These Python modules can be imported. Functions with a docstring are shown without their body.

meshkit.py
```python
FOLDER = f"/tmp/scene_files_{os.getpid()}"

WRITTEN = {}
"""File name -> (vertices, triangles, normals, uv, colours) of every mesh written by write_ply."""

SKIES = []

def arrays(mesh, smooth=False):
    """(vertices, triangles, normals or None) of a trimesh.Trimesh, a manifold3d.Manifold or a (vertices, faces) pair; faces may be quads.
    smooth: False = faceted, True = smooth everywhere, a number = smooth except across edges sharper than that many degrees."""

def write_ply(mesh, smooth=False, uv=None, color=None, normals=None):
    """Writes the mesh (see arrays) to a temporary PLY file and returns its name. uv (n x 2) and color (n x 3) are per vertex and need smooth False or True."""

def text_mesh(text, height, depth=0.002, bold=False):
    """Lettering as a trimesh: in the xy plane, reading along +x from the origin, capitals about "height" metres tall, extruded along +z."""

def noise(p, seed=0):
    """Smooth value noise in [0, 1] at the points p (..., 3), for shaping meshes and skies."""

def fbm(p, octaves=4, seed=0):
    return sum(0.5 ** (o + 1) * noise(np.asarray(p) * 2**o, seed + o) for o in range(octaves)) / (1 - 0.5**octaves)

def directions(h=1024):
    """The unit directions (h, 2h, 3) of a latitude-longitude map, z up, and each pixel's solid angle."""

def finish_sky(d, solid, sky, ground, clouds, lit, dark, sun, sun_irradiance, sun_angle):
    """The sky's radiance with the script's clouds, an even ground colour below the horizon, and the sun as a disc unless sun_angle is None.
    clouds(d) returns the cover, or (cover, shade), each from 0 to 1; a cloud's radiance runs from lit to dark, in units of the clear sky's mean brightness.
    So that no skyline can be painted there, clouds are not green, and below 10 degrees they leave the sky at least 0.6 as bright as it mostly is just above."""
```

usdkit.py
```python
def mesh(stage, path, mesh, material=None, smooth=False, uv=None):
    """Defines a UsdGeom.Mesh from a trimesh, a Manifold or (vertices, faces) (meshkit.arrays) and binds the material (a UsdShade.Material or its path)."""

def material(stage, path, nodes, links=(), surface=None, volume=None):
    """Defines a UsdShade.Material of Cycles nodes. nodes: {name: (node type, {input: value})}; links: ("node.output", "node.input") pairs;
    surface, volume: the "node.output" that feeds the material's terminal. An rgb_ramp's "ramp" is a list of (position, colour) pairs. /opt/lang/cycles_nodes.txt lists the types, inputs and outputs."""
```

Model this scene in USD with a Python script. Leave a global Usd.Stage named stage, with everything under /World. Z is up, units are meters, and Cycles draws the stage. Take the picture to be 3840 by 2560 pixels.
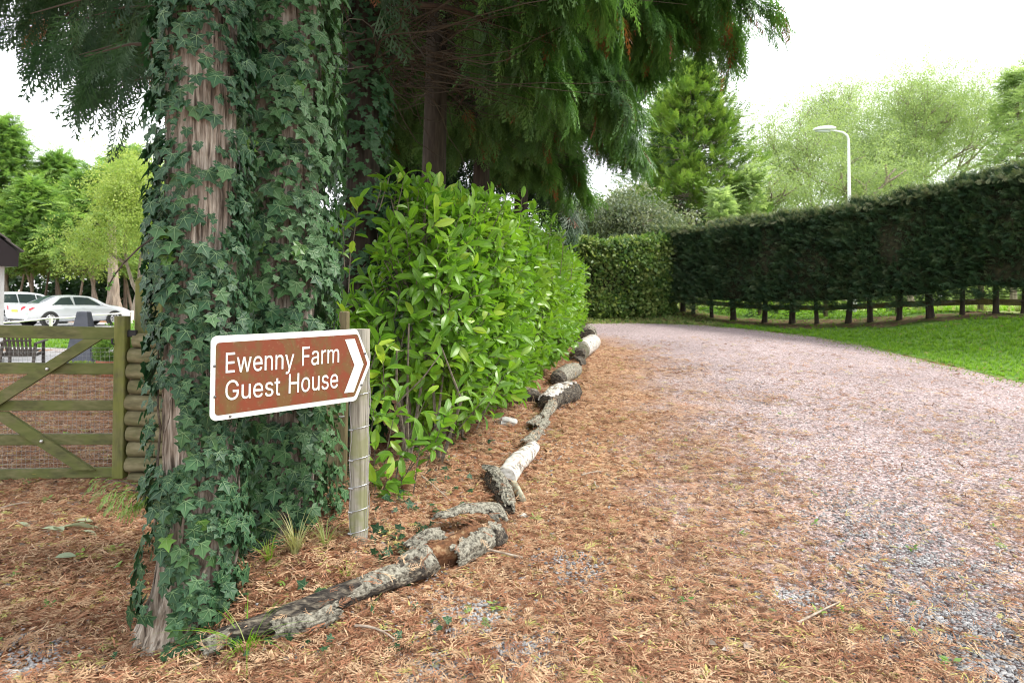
import math, random
import numpy as np, trimesh, shapely
from shapely import geometry as sg, affinity
from scipy.spatial import Delaunay
from scipy.spatial.transform import Rotation
import usdkit, meshkit
from pxr import Usd, UsdGeom, UsdLux, UsdShade, Gf, Sdf, Vt

stage = Usd.Stage.CreateInMemory()
UsdGeom.SetStageUpAxis(stage, "Z")
UsdGeom.SetStageMetersPerUnit(stage, 1.0)
UsdGeom.Xform.Define(stage, "/World")
UsdGeom.Scope.Define(stage, "/World/Looks")

# ------------------------------------------------------------------ camera, sky, sun, exposure
EYE, FPX, ROLL, HOR = 1.5, 2560.0, 0.0160, 1110.0     # eye height; focal length, horizon row in a 3840 x 2560 frame
SY = (HOR - 1280.0) / FPX
cam = UsdGeom.Camera.Define(stage, "/World/camera")
cr, sr = math.cos(ROLL), math.sin(ROLL)
cam.AddTransformOp().Set(Gf.Matrix4d(cr, 0, sr, 0, -sr, 0, cr, 0, 0, -1, 0, 0, 0, 0, EYE, 1))
cam.CreateHorizontalApertureAttr(36.0)
cam.CreateVerticalApertureAttr(24.0)
cam.CreateFocalLengthAttr(24.0)
cam.CreateVerticalApertureOffsetAttr(SY * 24.0)
cam.CreateFStopAttr(4.5)
cam.CreateFocusDistanceAttr(3.6)
cam.CreateClippingRangeAttr(Gf.Vec2f(0.05, 5000))
cam.CreateExposureAttr(1.86)

SUN = np.array([0.80, 0.05, 0.95]); SUN /= np.linalg.norm(SUN)
sun = UsdLux.DistantLight.Define(stage, "/World/sun")
sun.CreateIntensityAttr(0.40); sun.CreateAngleAttr(14.0); sun.CreateColorAttr(Gf.Vec3f(1.0, 0.95, 0.86))
sun.CreateNormalizeAttr(True)
zax = SUN; xax = np.cross([0, 0, 1], zax); xax /= np.linalg.norm(xax); yax = np.cross(zax, xax)
sun.AddTransformOp().Set(Gf.Matrix4d(*xax, 0, *yax, 0, *zax, 0, 0, 0, 60, 1))
skymat = usdkit.material(stage, "/World/Looks/sky", {
    "s": ("sky_texture", {"sky_type": "single_scattering", "sun_disc": False, "sun_elevation": math.asin(SUN[2]), "sun_rotation": math.atan2(SUN[0], SUN[1]), "aerosol_density": 2.0}),
    "tc": ("texture_coordinate", {}), "n": ("noise_texture", {"scale": 2.2, "detail": 4, "roughness": 0.55}),
    "r": ("rgb_ramp", {"ramp": [(0.3, (4.4, 4.45, 4.6)), (0.7, (6.0, 6.0, 6.0))]}),
    "m": ("mix_color", {"fac": 0.9, "use_clamp": False}), "b": ("background_shader", {"strength": 0.12})},
    [("tc.generated", "n.vector"), ("n.fac", "r.fac"), ("s.color", "m.a"), ("r.color", "m.b"), ("m.result", "b.color")], surface="b.background")
dome = UsdLux.DomeLight.Define(stage, "/World/sky")
UsdShade.MaterialBindingAPI.Apply(dome.GetPrim()).Bind(skymat)
dome.GetPrim().SetCustomDataByKey("kind", "structure")

# ------------------------------------------------------------------ helpers
def ray(u, v):
    a, b = (u - 1920.0) / FPX, (1280.0 - v) / FPX + SY
    return a * cr - b * sr, a * sr + b * cr
def at(u, v, Y):
    x, z = ray(u, v)
    return np.array([x * Y, Y, EYE + z * Y])
def proj(p):
    p = np.asarray(p, float); x, y, z = p[..., 0], p[..., 1], p[..., 2] - EYE
    a, b = (x * cr + z * sr) / y, (-x * sr + z * cr) / y
    return 1920 + a * FPX, 1280 - (b - SY) * FPX

used = {}
def numbered(parent, name):
    k = (parent, name); n = used.get(k, 0); used[k] = n + 1
    return f"{parent}/{name}" if n == 0 else f"{parent}/{name}_{n:03d}"
def pth(parent):
    return "/World" if parent is None else (str(parent.GetPath()) if hasattr(parent, "GetPath") else str(parent))
def tag(p, label=None, cat=None, group=None, kind=None):
    p = p.GetPrim() if hasattr(p, "GetPrim") else p
    for k, v in (("label", label), ("category", cat), ("group", group), ("kind", kind)):
        if v: p.SetCustomDataByKey(k, v)
    return p
def thing(name, label, cat, loc=(0, 0, 0), rz=0.0, group=None, kind=None):
    x = UsdGeom.Xform.Define(stage, numbered("/World", name))
    x.AddTranslateOp().Set(Gf.Vec3d(*map(float, loc)))
    if rz: x.AddRotateZOp().Set(float(math.degrees(rz)))
    return tag(x, label, cat, group, kind)
def obj(name, mesh, m, parent=None, smooth=False, uv=None, prim=None, label=None, kind=None):
    """prim: {name: per-vertex float array}"""
    g = usdkit.mesh(stage, numbered(pth(parent), name), mesh, m, smooth, uv)
    if prim:
        for k, a in prim.items():
            UsdGeom.PrimvarsAPI(g).CreatePrimvar(k, Sdf.ValueTypeNames.FloatArray, "vertex").Set(Vt.FloatArray.FromNumpy(np.asarray(a, np.float32)))
    return tag(g, label, kind=kind)
class MB:
    def __init__(s): s.v, s.f, s.n, s.a = [], [], 0, []
    def add(s, vf, attr=None):
        v, f = vf
        s.v.append(np.asarray(v, float)); s.f.append(np.asarray(f, int) + s.n); s.n += len(v)
        s.a.append(np.zeros(len(v)) if attr is None else np.broadcast_to(attr, (len(v),)))
        return s
    def mesh(s): return np.vstack(s.v), np.vstack(s.f)
    def attr(s): return np.concatenate(s.a)
def quads(f):
    f = np.asarray(f); return np.vstack([f[:, [0, 1, 2]], f[:, [0, 2, 3]]])
def tube(P, R, n=8, cap=True):
    P = np.asarray(P, float); k = len(P); R = np.broadcast_to(np.asarray(R, float), (k,))
    T = np.gradient(P, axis=0); T /= np.linalg.norm(T, axis=1, keepdims=True) + 1e-12
    ref = np.array([0.0, 0, 1]) if abs(T[0, 2]) < 0.9 else np.array([1.0, 0, 0])
    A = np.cross(T, ref); A /= np.linalg.norm(A, axis=1, keepdims=True) + 1e-12
    B = np.cross(T, A); th = np.arange(n) * 2 * np.pi / n
    V = (P[:, None] + R[:, None, None] * (np.cos(th)[None, :, None] * A[:, None] + np.sin(th)[None, :, None] * B[:, None])).reshape(-1, 3)
    i, j = np.meshgrid(np.arange(k - 1), np.arange(n), indexing="ij")
    F = quads(np.stack([i * n + j, i * n + (j + 1) % n, (i + 1) * n + (j + 1) % n, (i + 1) * n + j], -1).reshape(-1, 4))
    if cap:
        V = np.vstack([V, P[:1], P[-1:]]); c0, c1 = k * n, k * n + 1; j = np.arange(n)
        F = np.vstack([F, np.stack([np.full(n, c0), (j + 1) % n, j], 1), np.stack([np.full(n, c1), (k - 1) * n + j, (k - 1) * n + (j + 1) % n], 1)])
    return V, F
def box(sx, sy, sz, c=(0, 0, 0), bev=0.0, R=None):
    if bev:
        x, y, z = sx / 2, sy / 2, sz / 2; b = bev
        pts = [(i * (x - (k != 0) * b), j * (y - (k != 1) * b), l * (z - (k != 2) * b)) for i in (-1, 1) for j in (-1, 1) for l in (-1, 1) for k in (0, 1, 2)]
        m = trimesh.convex.convex_hull(np.array(pts))
    else:
        m = trimesh.creation.box((sx, sy, sz))
    v = np.array(m.vertices)
    if R is not None: v = v @ np.asarray(R).T
    return v + np.asarray(c, float), np.array(m.faces)
def xf(vf, R=None, t=(0, 0, 0), s=1.0):
    v, f = vf; v = np.asarray(v) * s
    if R is not None: v = v @ np.asarray(R).T
    return v + np.asarray(t, float), f
def rotz(a): c, s = math.cos(a), math.sin(a); return np.array([[c, -s, 0], [s, c, 0], [0, 0, 1.0]])
def bar(a, b, w, t, up=(0, 0, 1), bev=0.004):
    """a board from a to b: w across (in the up direction), t thick"""
    a, b = np.asarray(a, float), np.asarray(b, float); d = b - a; L = np.linalg.norm(d); d /= L
    y = np.cross(up, d); y /= np.linalg.norm(y); z = np.cross(d, y)
    return box(L, t, w, (a + b) / 2, bev, np.stack([d, y, z], 1))
def frames(D, U):
    D = D / (np.linalg.norm(D, axis=1, keepdims=True) + 1e-9)
    Yv = np.cross(U, D); Yv /= np.linalg.norm(Yv, axis=1, keepdims=True) + 1e-9
    Z = np.cross(D, Yv)
    return np.stack([D, Yv, Z], -1)
def scatter(name, parent, protos, pos, mats, scales, idx=None, kind="stuff", label=None, cat=None, group=None):
    """protos: list of (mesh, material); mats: n x 3 x 3 rotations"""
    pos = np.asarray(pos, float); n = len(pos)
    p = UsdGeom.PointInstancer.Define(stage, numbered(pth(parent), name))
    rel = p.CreatePrototypesRel()
    for k, (m, ma) in enumerate(protos):
        g = usdkit.mesh(stage, f"{p.GetPath()}/prototypes/{name}_piece_{k:03d}", m, ma, 60)
        rel.AddTarget(g.GetPath())
    q = Rotation.from_matrix(mats).as_quat()
    p.CreateOrientationsAttr(Vt.QuathArray([Gf.Quath(float(a[3]), float(a[0]), float(a[1]), float(a[2])) for a in q]))
    p.CreatePositionsAttr(Vt.Vec3fArray.FromNumpy(pos.astype(np.float32)))
    s = np.asarray(scales, float)
    if s.ndim == 1: s = np.repeat(s[:, None], 3, 1)
    p.CreateScalesAttr(Vt.Vec3fArray.FromNumpy(s.astype(np.float32)))
    if idx is None: idx = np.arange(n) % len(protos)
    p.CreateProtoIndicesAttr(Vt.IntArray.FromNumpy(np.asarray(idx, np.int32)))
    return tag(p, label, cat, group, kind)
def smooth(x, a, b):
    t = np.clip((np.asarray(x, float) - a) / (b - a), 0, 1); return t * t * (3 - 2 * t)
def rnd3(rng, n):
    d = rng.normal(size=(n, 3)); return d / np.linalg.norm(d, axis=1, keepdims=True)

# ------------------------------------------------------------------ materials
LK = "/World/Looks/"
def leafmat(name, cols, trans=0.35, rough=0.42, tint=1.25, spec=0.4, nscale=1.2, vein=None):
    nodes = {"g": ("geometry", {}), "o": ("object_info", {}), "nz": ("noise_texture", {"scale": nscale, "detail": 2}),
             "a1": ("math", {"math_type": "add"}), "fr": ("math", {"math_type": "fraction"}), "a2": ("math", {"math_type": "multiply_add", "value2": 0.55}),
             "mu": ("math", {"math_type": "multiply", "value2": 0.45}),
             "r": ("rgb_ramp", {"ramp": [(0.15 + 0.7 * i / max(1, len(cols) - 1), c) for i, c in enumerate(cols)]}),
             "p": ("principled_bsdf", {"roughness": rough, "specular_ior_level": spec}),
             "tc": ("mix_color", {"blend_type": "multiply", "fac": 1.0, "b": (tint, tint * 1.05, 0.75), "use_clamp": False}),
             "t": ("translucent_bsdf", {}), "m": ("mix_closure", {"fac": trans})}
    links = [("g.random_per_island", "a1.value1"), ("o.random", "a1.value2"), ("a1.value", "fr.value1"), ("fr.value", "a2.value1"),
             ("g.position", "nz.vector"), ("nz.fac", "mu.value1"), ("mu.value", "a2.value3"), ("a2.value", "r.fac"),
             ("tc.result", "t.color"), ("p.BSDF", "m.closure1"), ("t.BSDF", "m.closure2")]
    if vein:
        nodes["va"] = ("attribute", {"attribute": "vein"}); nodes["vm"] = ("mix_color", {"b": vein})
        links += [("va.fac", "vm.fac"), ("r.color", "vm.a"), ("vm.result", "p.base_color"), ("vm.result", "tc.a")]
    else:
        links += [("r.color", "p.base_color"), ("r.color", "tc.a")]
    return usdkit.material(stage, LK + name, nodes, links, surface="m.closure")
def plainmat(name, col, rough=0.5, metal=0.0, spec=0.5, **kw):
    return usdkit.material(stage, LK + name, {"p": ("principled_bsdf", {"base_color": col, "roughness": rough, "metallic": metal, "specular_ior_level": spec, **kw})}, [], surface="p.BSDF")
def noisemat(name, stops, scale=(6, 6, 6), detail=5, rough=0.8, bump=0.4, bdist=0.01, coord="position", spec=0.3, rough_tex=0.6, fine=None, dist=0.0):
    """a ramp over stretched noise, with bump from the same noise; fine=(scale, strength, colour) adds small specks"""
    nodes = {"g": ("geometry", {}), "tc": ("texture_coordinate", {}), "mp": ("mapping", {"scale": scale}),
             "n": ("noise_texture", {"scale": 1.0, "detail": detail, "roughness": rough_tex, "distortion": dist}), "r": ("rgb_ramp", {"ramp": stops}),
             "b": ("bump", {"strength": bump, "distance": bdist}), "p": ("principled_bsdf", {"roughness": rough, "specular_ior_level": spec})}
    src = "g.position" if coord == "position" else "tc.object"
    links = [(src, "mp.vector"), ("mp.vector", "n.vector"), ("n.fac", "r.fac"), ("n.fac", "b.height"), ("b.normal", "p.normal")]
    if fine:
        nodes["n2"] = ("noise_texture", {"scale": fine[0], "detail": 3, "roughness": 0.65}); nodes["r2"] = ("rgb_ramp", {"ramp": [(fine[3], (0, 0, 0)), (fine[3] + 0.12, (1, 1, 1))]})
        nodes["f2"] = ("math", {"math_type": "multiply", "value2": fine[1]}); nodes["mx"] = ("mix_color", {"b": fine[2]})
        links += [(src, "n2.vector"), ("n2.fac", "r2.fac"), ("r2.color", "f2.value1"), ("f2.value", "mx.fac"), ("r.color", "mx.a"), ("mx.result", "p.base_color")]
    else:
        links.append(("r.color", "p.base_color"))
    return usdkit.material(stage, LK + name, nodes, links, surface="p.BSDF")

M = {}
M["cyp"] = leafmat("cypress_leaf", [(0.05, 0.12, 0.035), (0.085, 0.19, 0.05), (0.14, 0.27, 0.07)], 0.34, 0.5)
M["cyp_dark"] = leafmat("dark_cypress_leaf", [(0.016, 0.045, 0.018), (0.028, 0.068, 0.026), (0.045, 0.10, 0.036)], 0.2, 0.5)  # shaded copy of the cypress leaf: canopy shade put into its colour
M["cyp_rust"] = leafmat("rusty_cypress_leaf", [(0.16, 0.06, 0.025), (0.24, 0.10, 0.04)], 0.25, 0.6)
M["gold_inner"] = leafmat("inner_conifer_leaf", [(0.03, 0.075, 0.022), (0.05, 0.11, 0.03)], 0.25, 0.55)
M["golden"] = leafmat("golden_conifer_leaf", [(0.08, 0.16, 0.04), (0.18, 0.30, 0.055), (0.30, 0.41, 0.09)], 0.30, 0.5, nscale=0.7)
M["pale"] = leafmat("pale_ash_leaf", [(0.18, 0.25, 0.11), (0.26, 0.345, 0.155), (0.37, 0.45, 0.22)], 0.5, 0.5)
M["yellow"] = leafmat("yellow_green_leaf", [(0.18, 0.27, 0.06), (0.28, 0.37, 0.09), (0.40, 0.46, 0.13)], 0.45, 0.5)
M["fresh"] = leafmat("fresh_conifer_leaf", [(0.10, 0.20, 0.06), (0.20, 0.34, 0.09), (0.32, 0.46, 0.12)], 0.5, 0.5, nscale=0.5)
M["larch"] = leafmat("larch_leaf", [(0.25, 0.34, 0.17), (0.33, 0.43, 0.22), (0.42, 0.52, 0.27)], 0.62, 0.5)
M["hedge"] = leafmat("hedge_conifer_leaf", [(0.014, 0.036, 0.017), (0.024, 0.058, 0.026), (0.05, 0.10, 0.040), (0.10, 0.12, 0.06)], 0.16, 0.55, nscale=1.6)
M["hedge_tip"] = leafmat("clipped_hedge_tip", [(0.07, 0.12, 0.05), (0.16, 0.20, 0.09), (0.27, 0.27, 0.16)], 0.25, 0.6, nscale=1.6)  # clipped tips, paled so the light on the hedge top sits in the colour
M["beech"] = leafmat("beech_leaf", [(0.04, 0.10, 0.028), (0.12, 0.20, 0.05), (0.30, 0.35, 0.11)], 0.35, 0.45)
M["shrub"] = leafmat("grey_shrub_leaf", [(0.08, 0.12, 0.07), (0.14, 0.18, 0.11), (0.24, 0.25, 0.15)], 0.3, 0.5)
M["laurel"] = leafmat("laurel_leaf", [(0.045, 0.125, 0.016), (0.13, 0.27, 0.026), (0.36, 0.48, 0.05)], 0.36, 0.36, spec=0.4, vein=(0.26, 0.40, 0.12), tint=1.5)
M["ivy"] = leafmat("ivy_leaf", [(0.012, 0.042, 0.018), (0.026, 0.078, 0.031), (0.065, 0.145, 0.045)], 0.12, 0.5, spec=0.32, vein=(0.15, 0.24, 0.11))
M["ivy_bright"] = leafmat("young_ivy_leaf", [(0.06, 0.16, 0.03), (0.12, 0.25, 0.04)], 0.35, 0.35, vein=(0.2, 0.3, 0.1))
M["grass"] = leafmat("grass_blade", [(0.11, 0.24, 0.02), (0.18, 0.34, 0.025), (0.27, 0.43, 0.045)], 0.45, 0.5)
M["dry_grass"] = leafmat("dry_grass_blade", [(0.14, 0.22, 0.05), (0.25, 0.30, 0.10), (0.36, 0.33, 0.17)], 0.3, 0.6)
M["litter_rust"] = leafmat("rust_litter", [(0.19, 0.080, 0.045), (0.30, 0.145, 0.082), (0.40, 0.22, 0.135)], 0.12, 0.75, spec=0.2, nscale=3)
M["litter_tan"] = leafmat("tan_litter", [(0.33, 0.20, 0.12), (0.45, 0.295, 0.18), (0.54, 0.39, 0.255)], 0.12, 0.75, spec=0.2, nscale=3)
M["litter_dark"] = leafmat("dark_litter", [(0.10, 0.05, 0.03), (0.18, 0.085, 0.045)], 0.05, 0.8, spec=0.2)
M["litter_yellow"] = leafmat("yellow_litter", [(0.45, 0.38, 0.13), (0.34, 0.36, 0.12)], 0.15, 0.7, spec=0.2)
M["stone"] = leafmat("gravel_stone", [(0.14, 0.14, 0.148), (0.25, 0.248, 0.252), (0.40, 0.395, 0.39)], 0.0, 0.7, spec=0.3)
M["fallen"] = leafmat("fallen_grey_leaf", [(0.22, 0.27, 0.17), (0.34, 0.36, 0.25)], 0.1, 0.6)
M["bark"] = noisemat("cypress_bark", [(0.34, (0.06, 0.046, 0.035)), (0.44, (0.23, 0.19, 0.15)), (0.56, (0.41, 0.36, 0.30)), (0.74, (0.54, 0.50, 0.43))], (58, 58, 5.5), 6, 0.85, 1.0, 0.018, fine=(9, 0.3, (0.19, 0.145, 0.105), 0.55))
M["bark_dark"] = noisemat("dark_bark", [(0.3, (0.02, 0.016, 0.012)), (0.55, (0.05, 0.040, 0.03)), (0.75, (0.085, 0.07, 0.054))], (22, 22, 2.5), 4, 0.9, 0.6, 0.01)  # colour darkened to carry the canopy shade on the row trunks
M["bark_red"] = noisemat("reddish_branch_bark", [(0.3, (0.04, 0.028, 0.02)), (0.55, (0.08, 0.055, 0.04)), (0.8, (0.14, 0.105, 0.08))], (14, 14, 14), 3, 0.9, 0.3, 0.006)
M["bark_far"] = noisemat("far_trunk_bark", [(0.3, (0.14, 0.11, 0.085)), (0.6, (0.30, 0.25, 0.20)), (0.8, (0.4, 0.35, 0.28))], (10, 10, 1.5), 4, 0.9, 0.4, 0.02)
M["twig"] = plainmat("dead_twig", (0.062, 0.050, 0.038), 0.85, spec=0.2)
M["twig_pale"] = noisemat("pale_twig", [(0.3, (0.20, 0.15, 0.11)), (0.7, (0.42, 0.36, 0.29))], (30, 30, 30), 3, 0.85, 0.3, 0.003)
M["vine"] = noisemat("ivy_stem_bark", [(0.3, (0.10, 0.08, 0.065)), (0.7, (0.27, 0.235, 0.19))], (40, 40, 40), 3, 0.85, 0.3, 0.003)
M["gatewood"] = noisemat("algae_green_timber", [(0.25, (0.050, 0.055, 0.022)), (0.5, (0.105, 0.108, 0.042)), (0.75, (0.165, 0.155, 0.075))], (7, 24, 24), 5, 0.8, 0.35, 0.003, fine=(4, 0.5, (0.11, 0.135, 0.032), 0.46))
M["gatewood_v"] = noisemat("algae_green_upright", [(0.25, (0.055, 0.06, 0.024)), (0.5, (0.115, 0.115, 0.042)), (0.75, (0.18, 0.17, 0.075))], (24, 24, 5), 5, 0.8, 0.35, 0.003, fine=(4, 0.6, (0.14, 0.155, 0.03), 0.44))
M["logwood"] = noisemat("green_log_timber", [(0.25, (0.06, 0.055, 0.03)), (0.5, (0.15, 0.135, 0.07)), (0.75, (0.26, 0.23, 0.14))], (6, 18, 18), 5, 0.85, 0.5, 0.004, fine=(5, 0.5, (0.10, 0.11, 0.04), 0.5))
M["post"] = noisemat("weathered_post_timber", [(0.28, (0.09, 0.08, 0.06)), (0.45, (0.25, 0.235, 0.19)), (0.7, (0.37, 0.355, 0.30))], (75, 75, 4), 6, 0.85, 0.8, 0.004, fine=(5, 0.7, (0.19, 0.205, 0.085), 0.46))
M["post_dark"] = noisemat("brown_post_timber", [(0.2, (0.07, 0.055, 0.03)), (0.7, (0.20, 0.17, 0.09))], (50, 50, 5), 4, 0.85, 0.4, 0.003)
M["wire"] = plainmat("galvanised_wire", (0.42, 0.43, 0.44), 0.45, 0.8)
M["mesh_wire"] = plainmat("mesh_wire", (0.30, 0.31, 0.30), 0.5, 0.6)
M["signwhite"] = noisemat("weathered_sign_white", [(0.25, (0.36, 0.39, 0.33)), (0.42, (0.56, 0.59, 0.55)), (0.6, (0.64, 0.67, 0.65))], (26, 26, 26), 6, 0.45, 0.08, 0.001, rough_tex=0.7, fine=(110, 0.35, (0.36, 0.40, 0.31), 0.54))
M["signbrown"] = noisemat("algae_stained_sign_brown", [(0.36, (0.165, 0.036, 0.015)), (0.48, (0.150, 0.040, 0.016)), (0.56, (0.125, 0.056, 0.019)), (0.68, (0.12, 0.074, 0.022))], (11, 11, 8), 7, 0.45, 0.10, 0.001, rough_tex=0.68, dist=0.6, fine=(60, 0.3, (0.23, 0.17, 0.09), 0.58))
M["signback"] = plainmat("sign_edge_grey", (0.35, 0.36, 0.36), 0.5, 0.3)
M["screw"] = plainmat("screw_steel", (0.12, 0.12, 0.12), 0.45, 0.7)
M["bolt"] = plainmat("coach_bolt_steel", (0.55, 0.55, 0.53), 0.4, 0.9)
M["black_iron"] = plainmat("black_iron", (0.015, 0.015, 0.016), 0.5, 0.3)
M["log_dark"] = noisemat("rotten_dark_log", [(0.32, (0.010, 0.009, 0.008)), (0.48, (0.045, 0.038, 0.032)), (0.60, (0.14, 0.12, 0.09)), (0.74, (0.28, 0.25, 0.19))], (16, 55, 55), 6, 0.9, 0.9, 0.02, dist=0.5)
M["log_bark"] = noisemat("pale_lichen_bark", [(0.36, (0.025, 0.021, 0.018)), (0.44, (0.13, 0.12, 0.095)), (0.54, (0.30, 0.285, 0.23)), (0.70, (0.42, 0.405, 0.34))], (48, 48, 48), 7, 0.9, 1.0, 0.02, rough_tex=0.7)
M["log_white"] = noisemat("bleached_birch_bark", [(0.36, (0.07, 0.06, 0.05)), (0.46, (0.38, 0.36, 0.32)), (0.62, (0.64, 0.62, 0.59))], (7, 22, 22), 5, 0.75, 0.35, 0.006)
M["log_core"] = noisemat("rotten_red_core", [(0.3, (0.04, 0.02, 0.012)), (0.55, (0.14, 0.065, 0.03)), (0.75, (0.36, 0.25, 0.14))], (22, 22, 22), 5, 0.95, 0.8, 0.01)
M["log_end"] = noisemat("sawn_log_end", [(0.3, (0.22, 0.21, 0.15)), (0.7, (0.45, 0.44, 0.34))], (24, 24, 24), 4, 0.9, 0.4, 0.004)
M["rock"] = noisemat("pale_rock", [(0.3, (0.24, 0.24, 0.23)), (0.6, (0.42, 0.42, 0.40)), (0.8, (0.55, 0.54, 0.52))], (25, 25, 25), 5, 0.85, 0.5, 0.004)

# forest litter ground: fine fibres of rust, tan and dark
M["litter_ground"] = usdkit.material(stage, LK + "needle_litter_ground", {
    "g": ("geometry", {}), "w": ("noise_texture", {"scale": 7.0, "detail": 3}), "ws": ("vector_math", {"math_type": "scale", "scale": 0.25}), "wa": ("vector_math", {"math_type": "add"}),
    "v": ("voronoi_texture", {"scale": 34.0, "randomness": 1.0}), "r": ("rgb_ramp", {"ramp": [(0.0, (0.07, 0.045, 0.03)), (0.3, (0.22, 0.105, 0.055)), (0.55, (0.30, 0.155, 0.08)), (0.8, (0.40, 0.24, 0.13)), (1.0, (0.30, 0.27, 0.24))]}),
    "sp": ("separate_color", {}), "n": ("noise_texture", {"scale": 90.0, "detail": 3, "roughness": 0.7}), "m": ("mix_color", {"blend_type": "overlay", "fac": 0.7}),
    "big": ("noise_texture", {"scale": 0.8, "detail": 3}), "rb": ("rgb_ramp", {"ramp": [(0.35, (0.75, 0.72, 0.7)), (0.65, (1.05, 1.0, 1.0))]}), "mb": ("mix_color", {"blend_type": "multiply", "fac": 1.0, "use_clamp": False}),
    "b": ("bump", {"strength": 0.9, "distance": 0.012}), "p": ("principled_bsdf", {"roughness": 0.9, "specular_ior_level": 0.15})},
    [("g.position", "w.vector"), ("w.color", "ws.vector1"), ("g.position", "wa.vector1"), ("ws.vector", "wa.vector2"), ("wa.vector", "v.vector"),
     ("v.color", "sp.color"), ("sp.r", "r.fac"), ("g.position", "n.vector"), ("r.color", "m.a"), ("n.color", "m.b"), ("g.position", "big.vector"), ("big.fac", "rb.fac"),
     ("m.result", "mb.a"), ("rb.color", "mb.b"), ("mb.result", "p.base_color"), ("n.fac", "b.height"), ("b.normal", "p.normal")], surface="p.BSDF")
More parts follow.
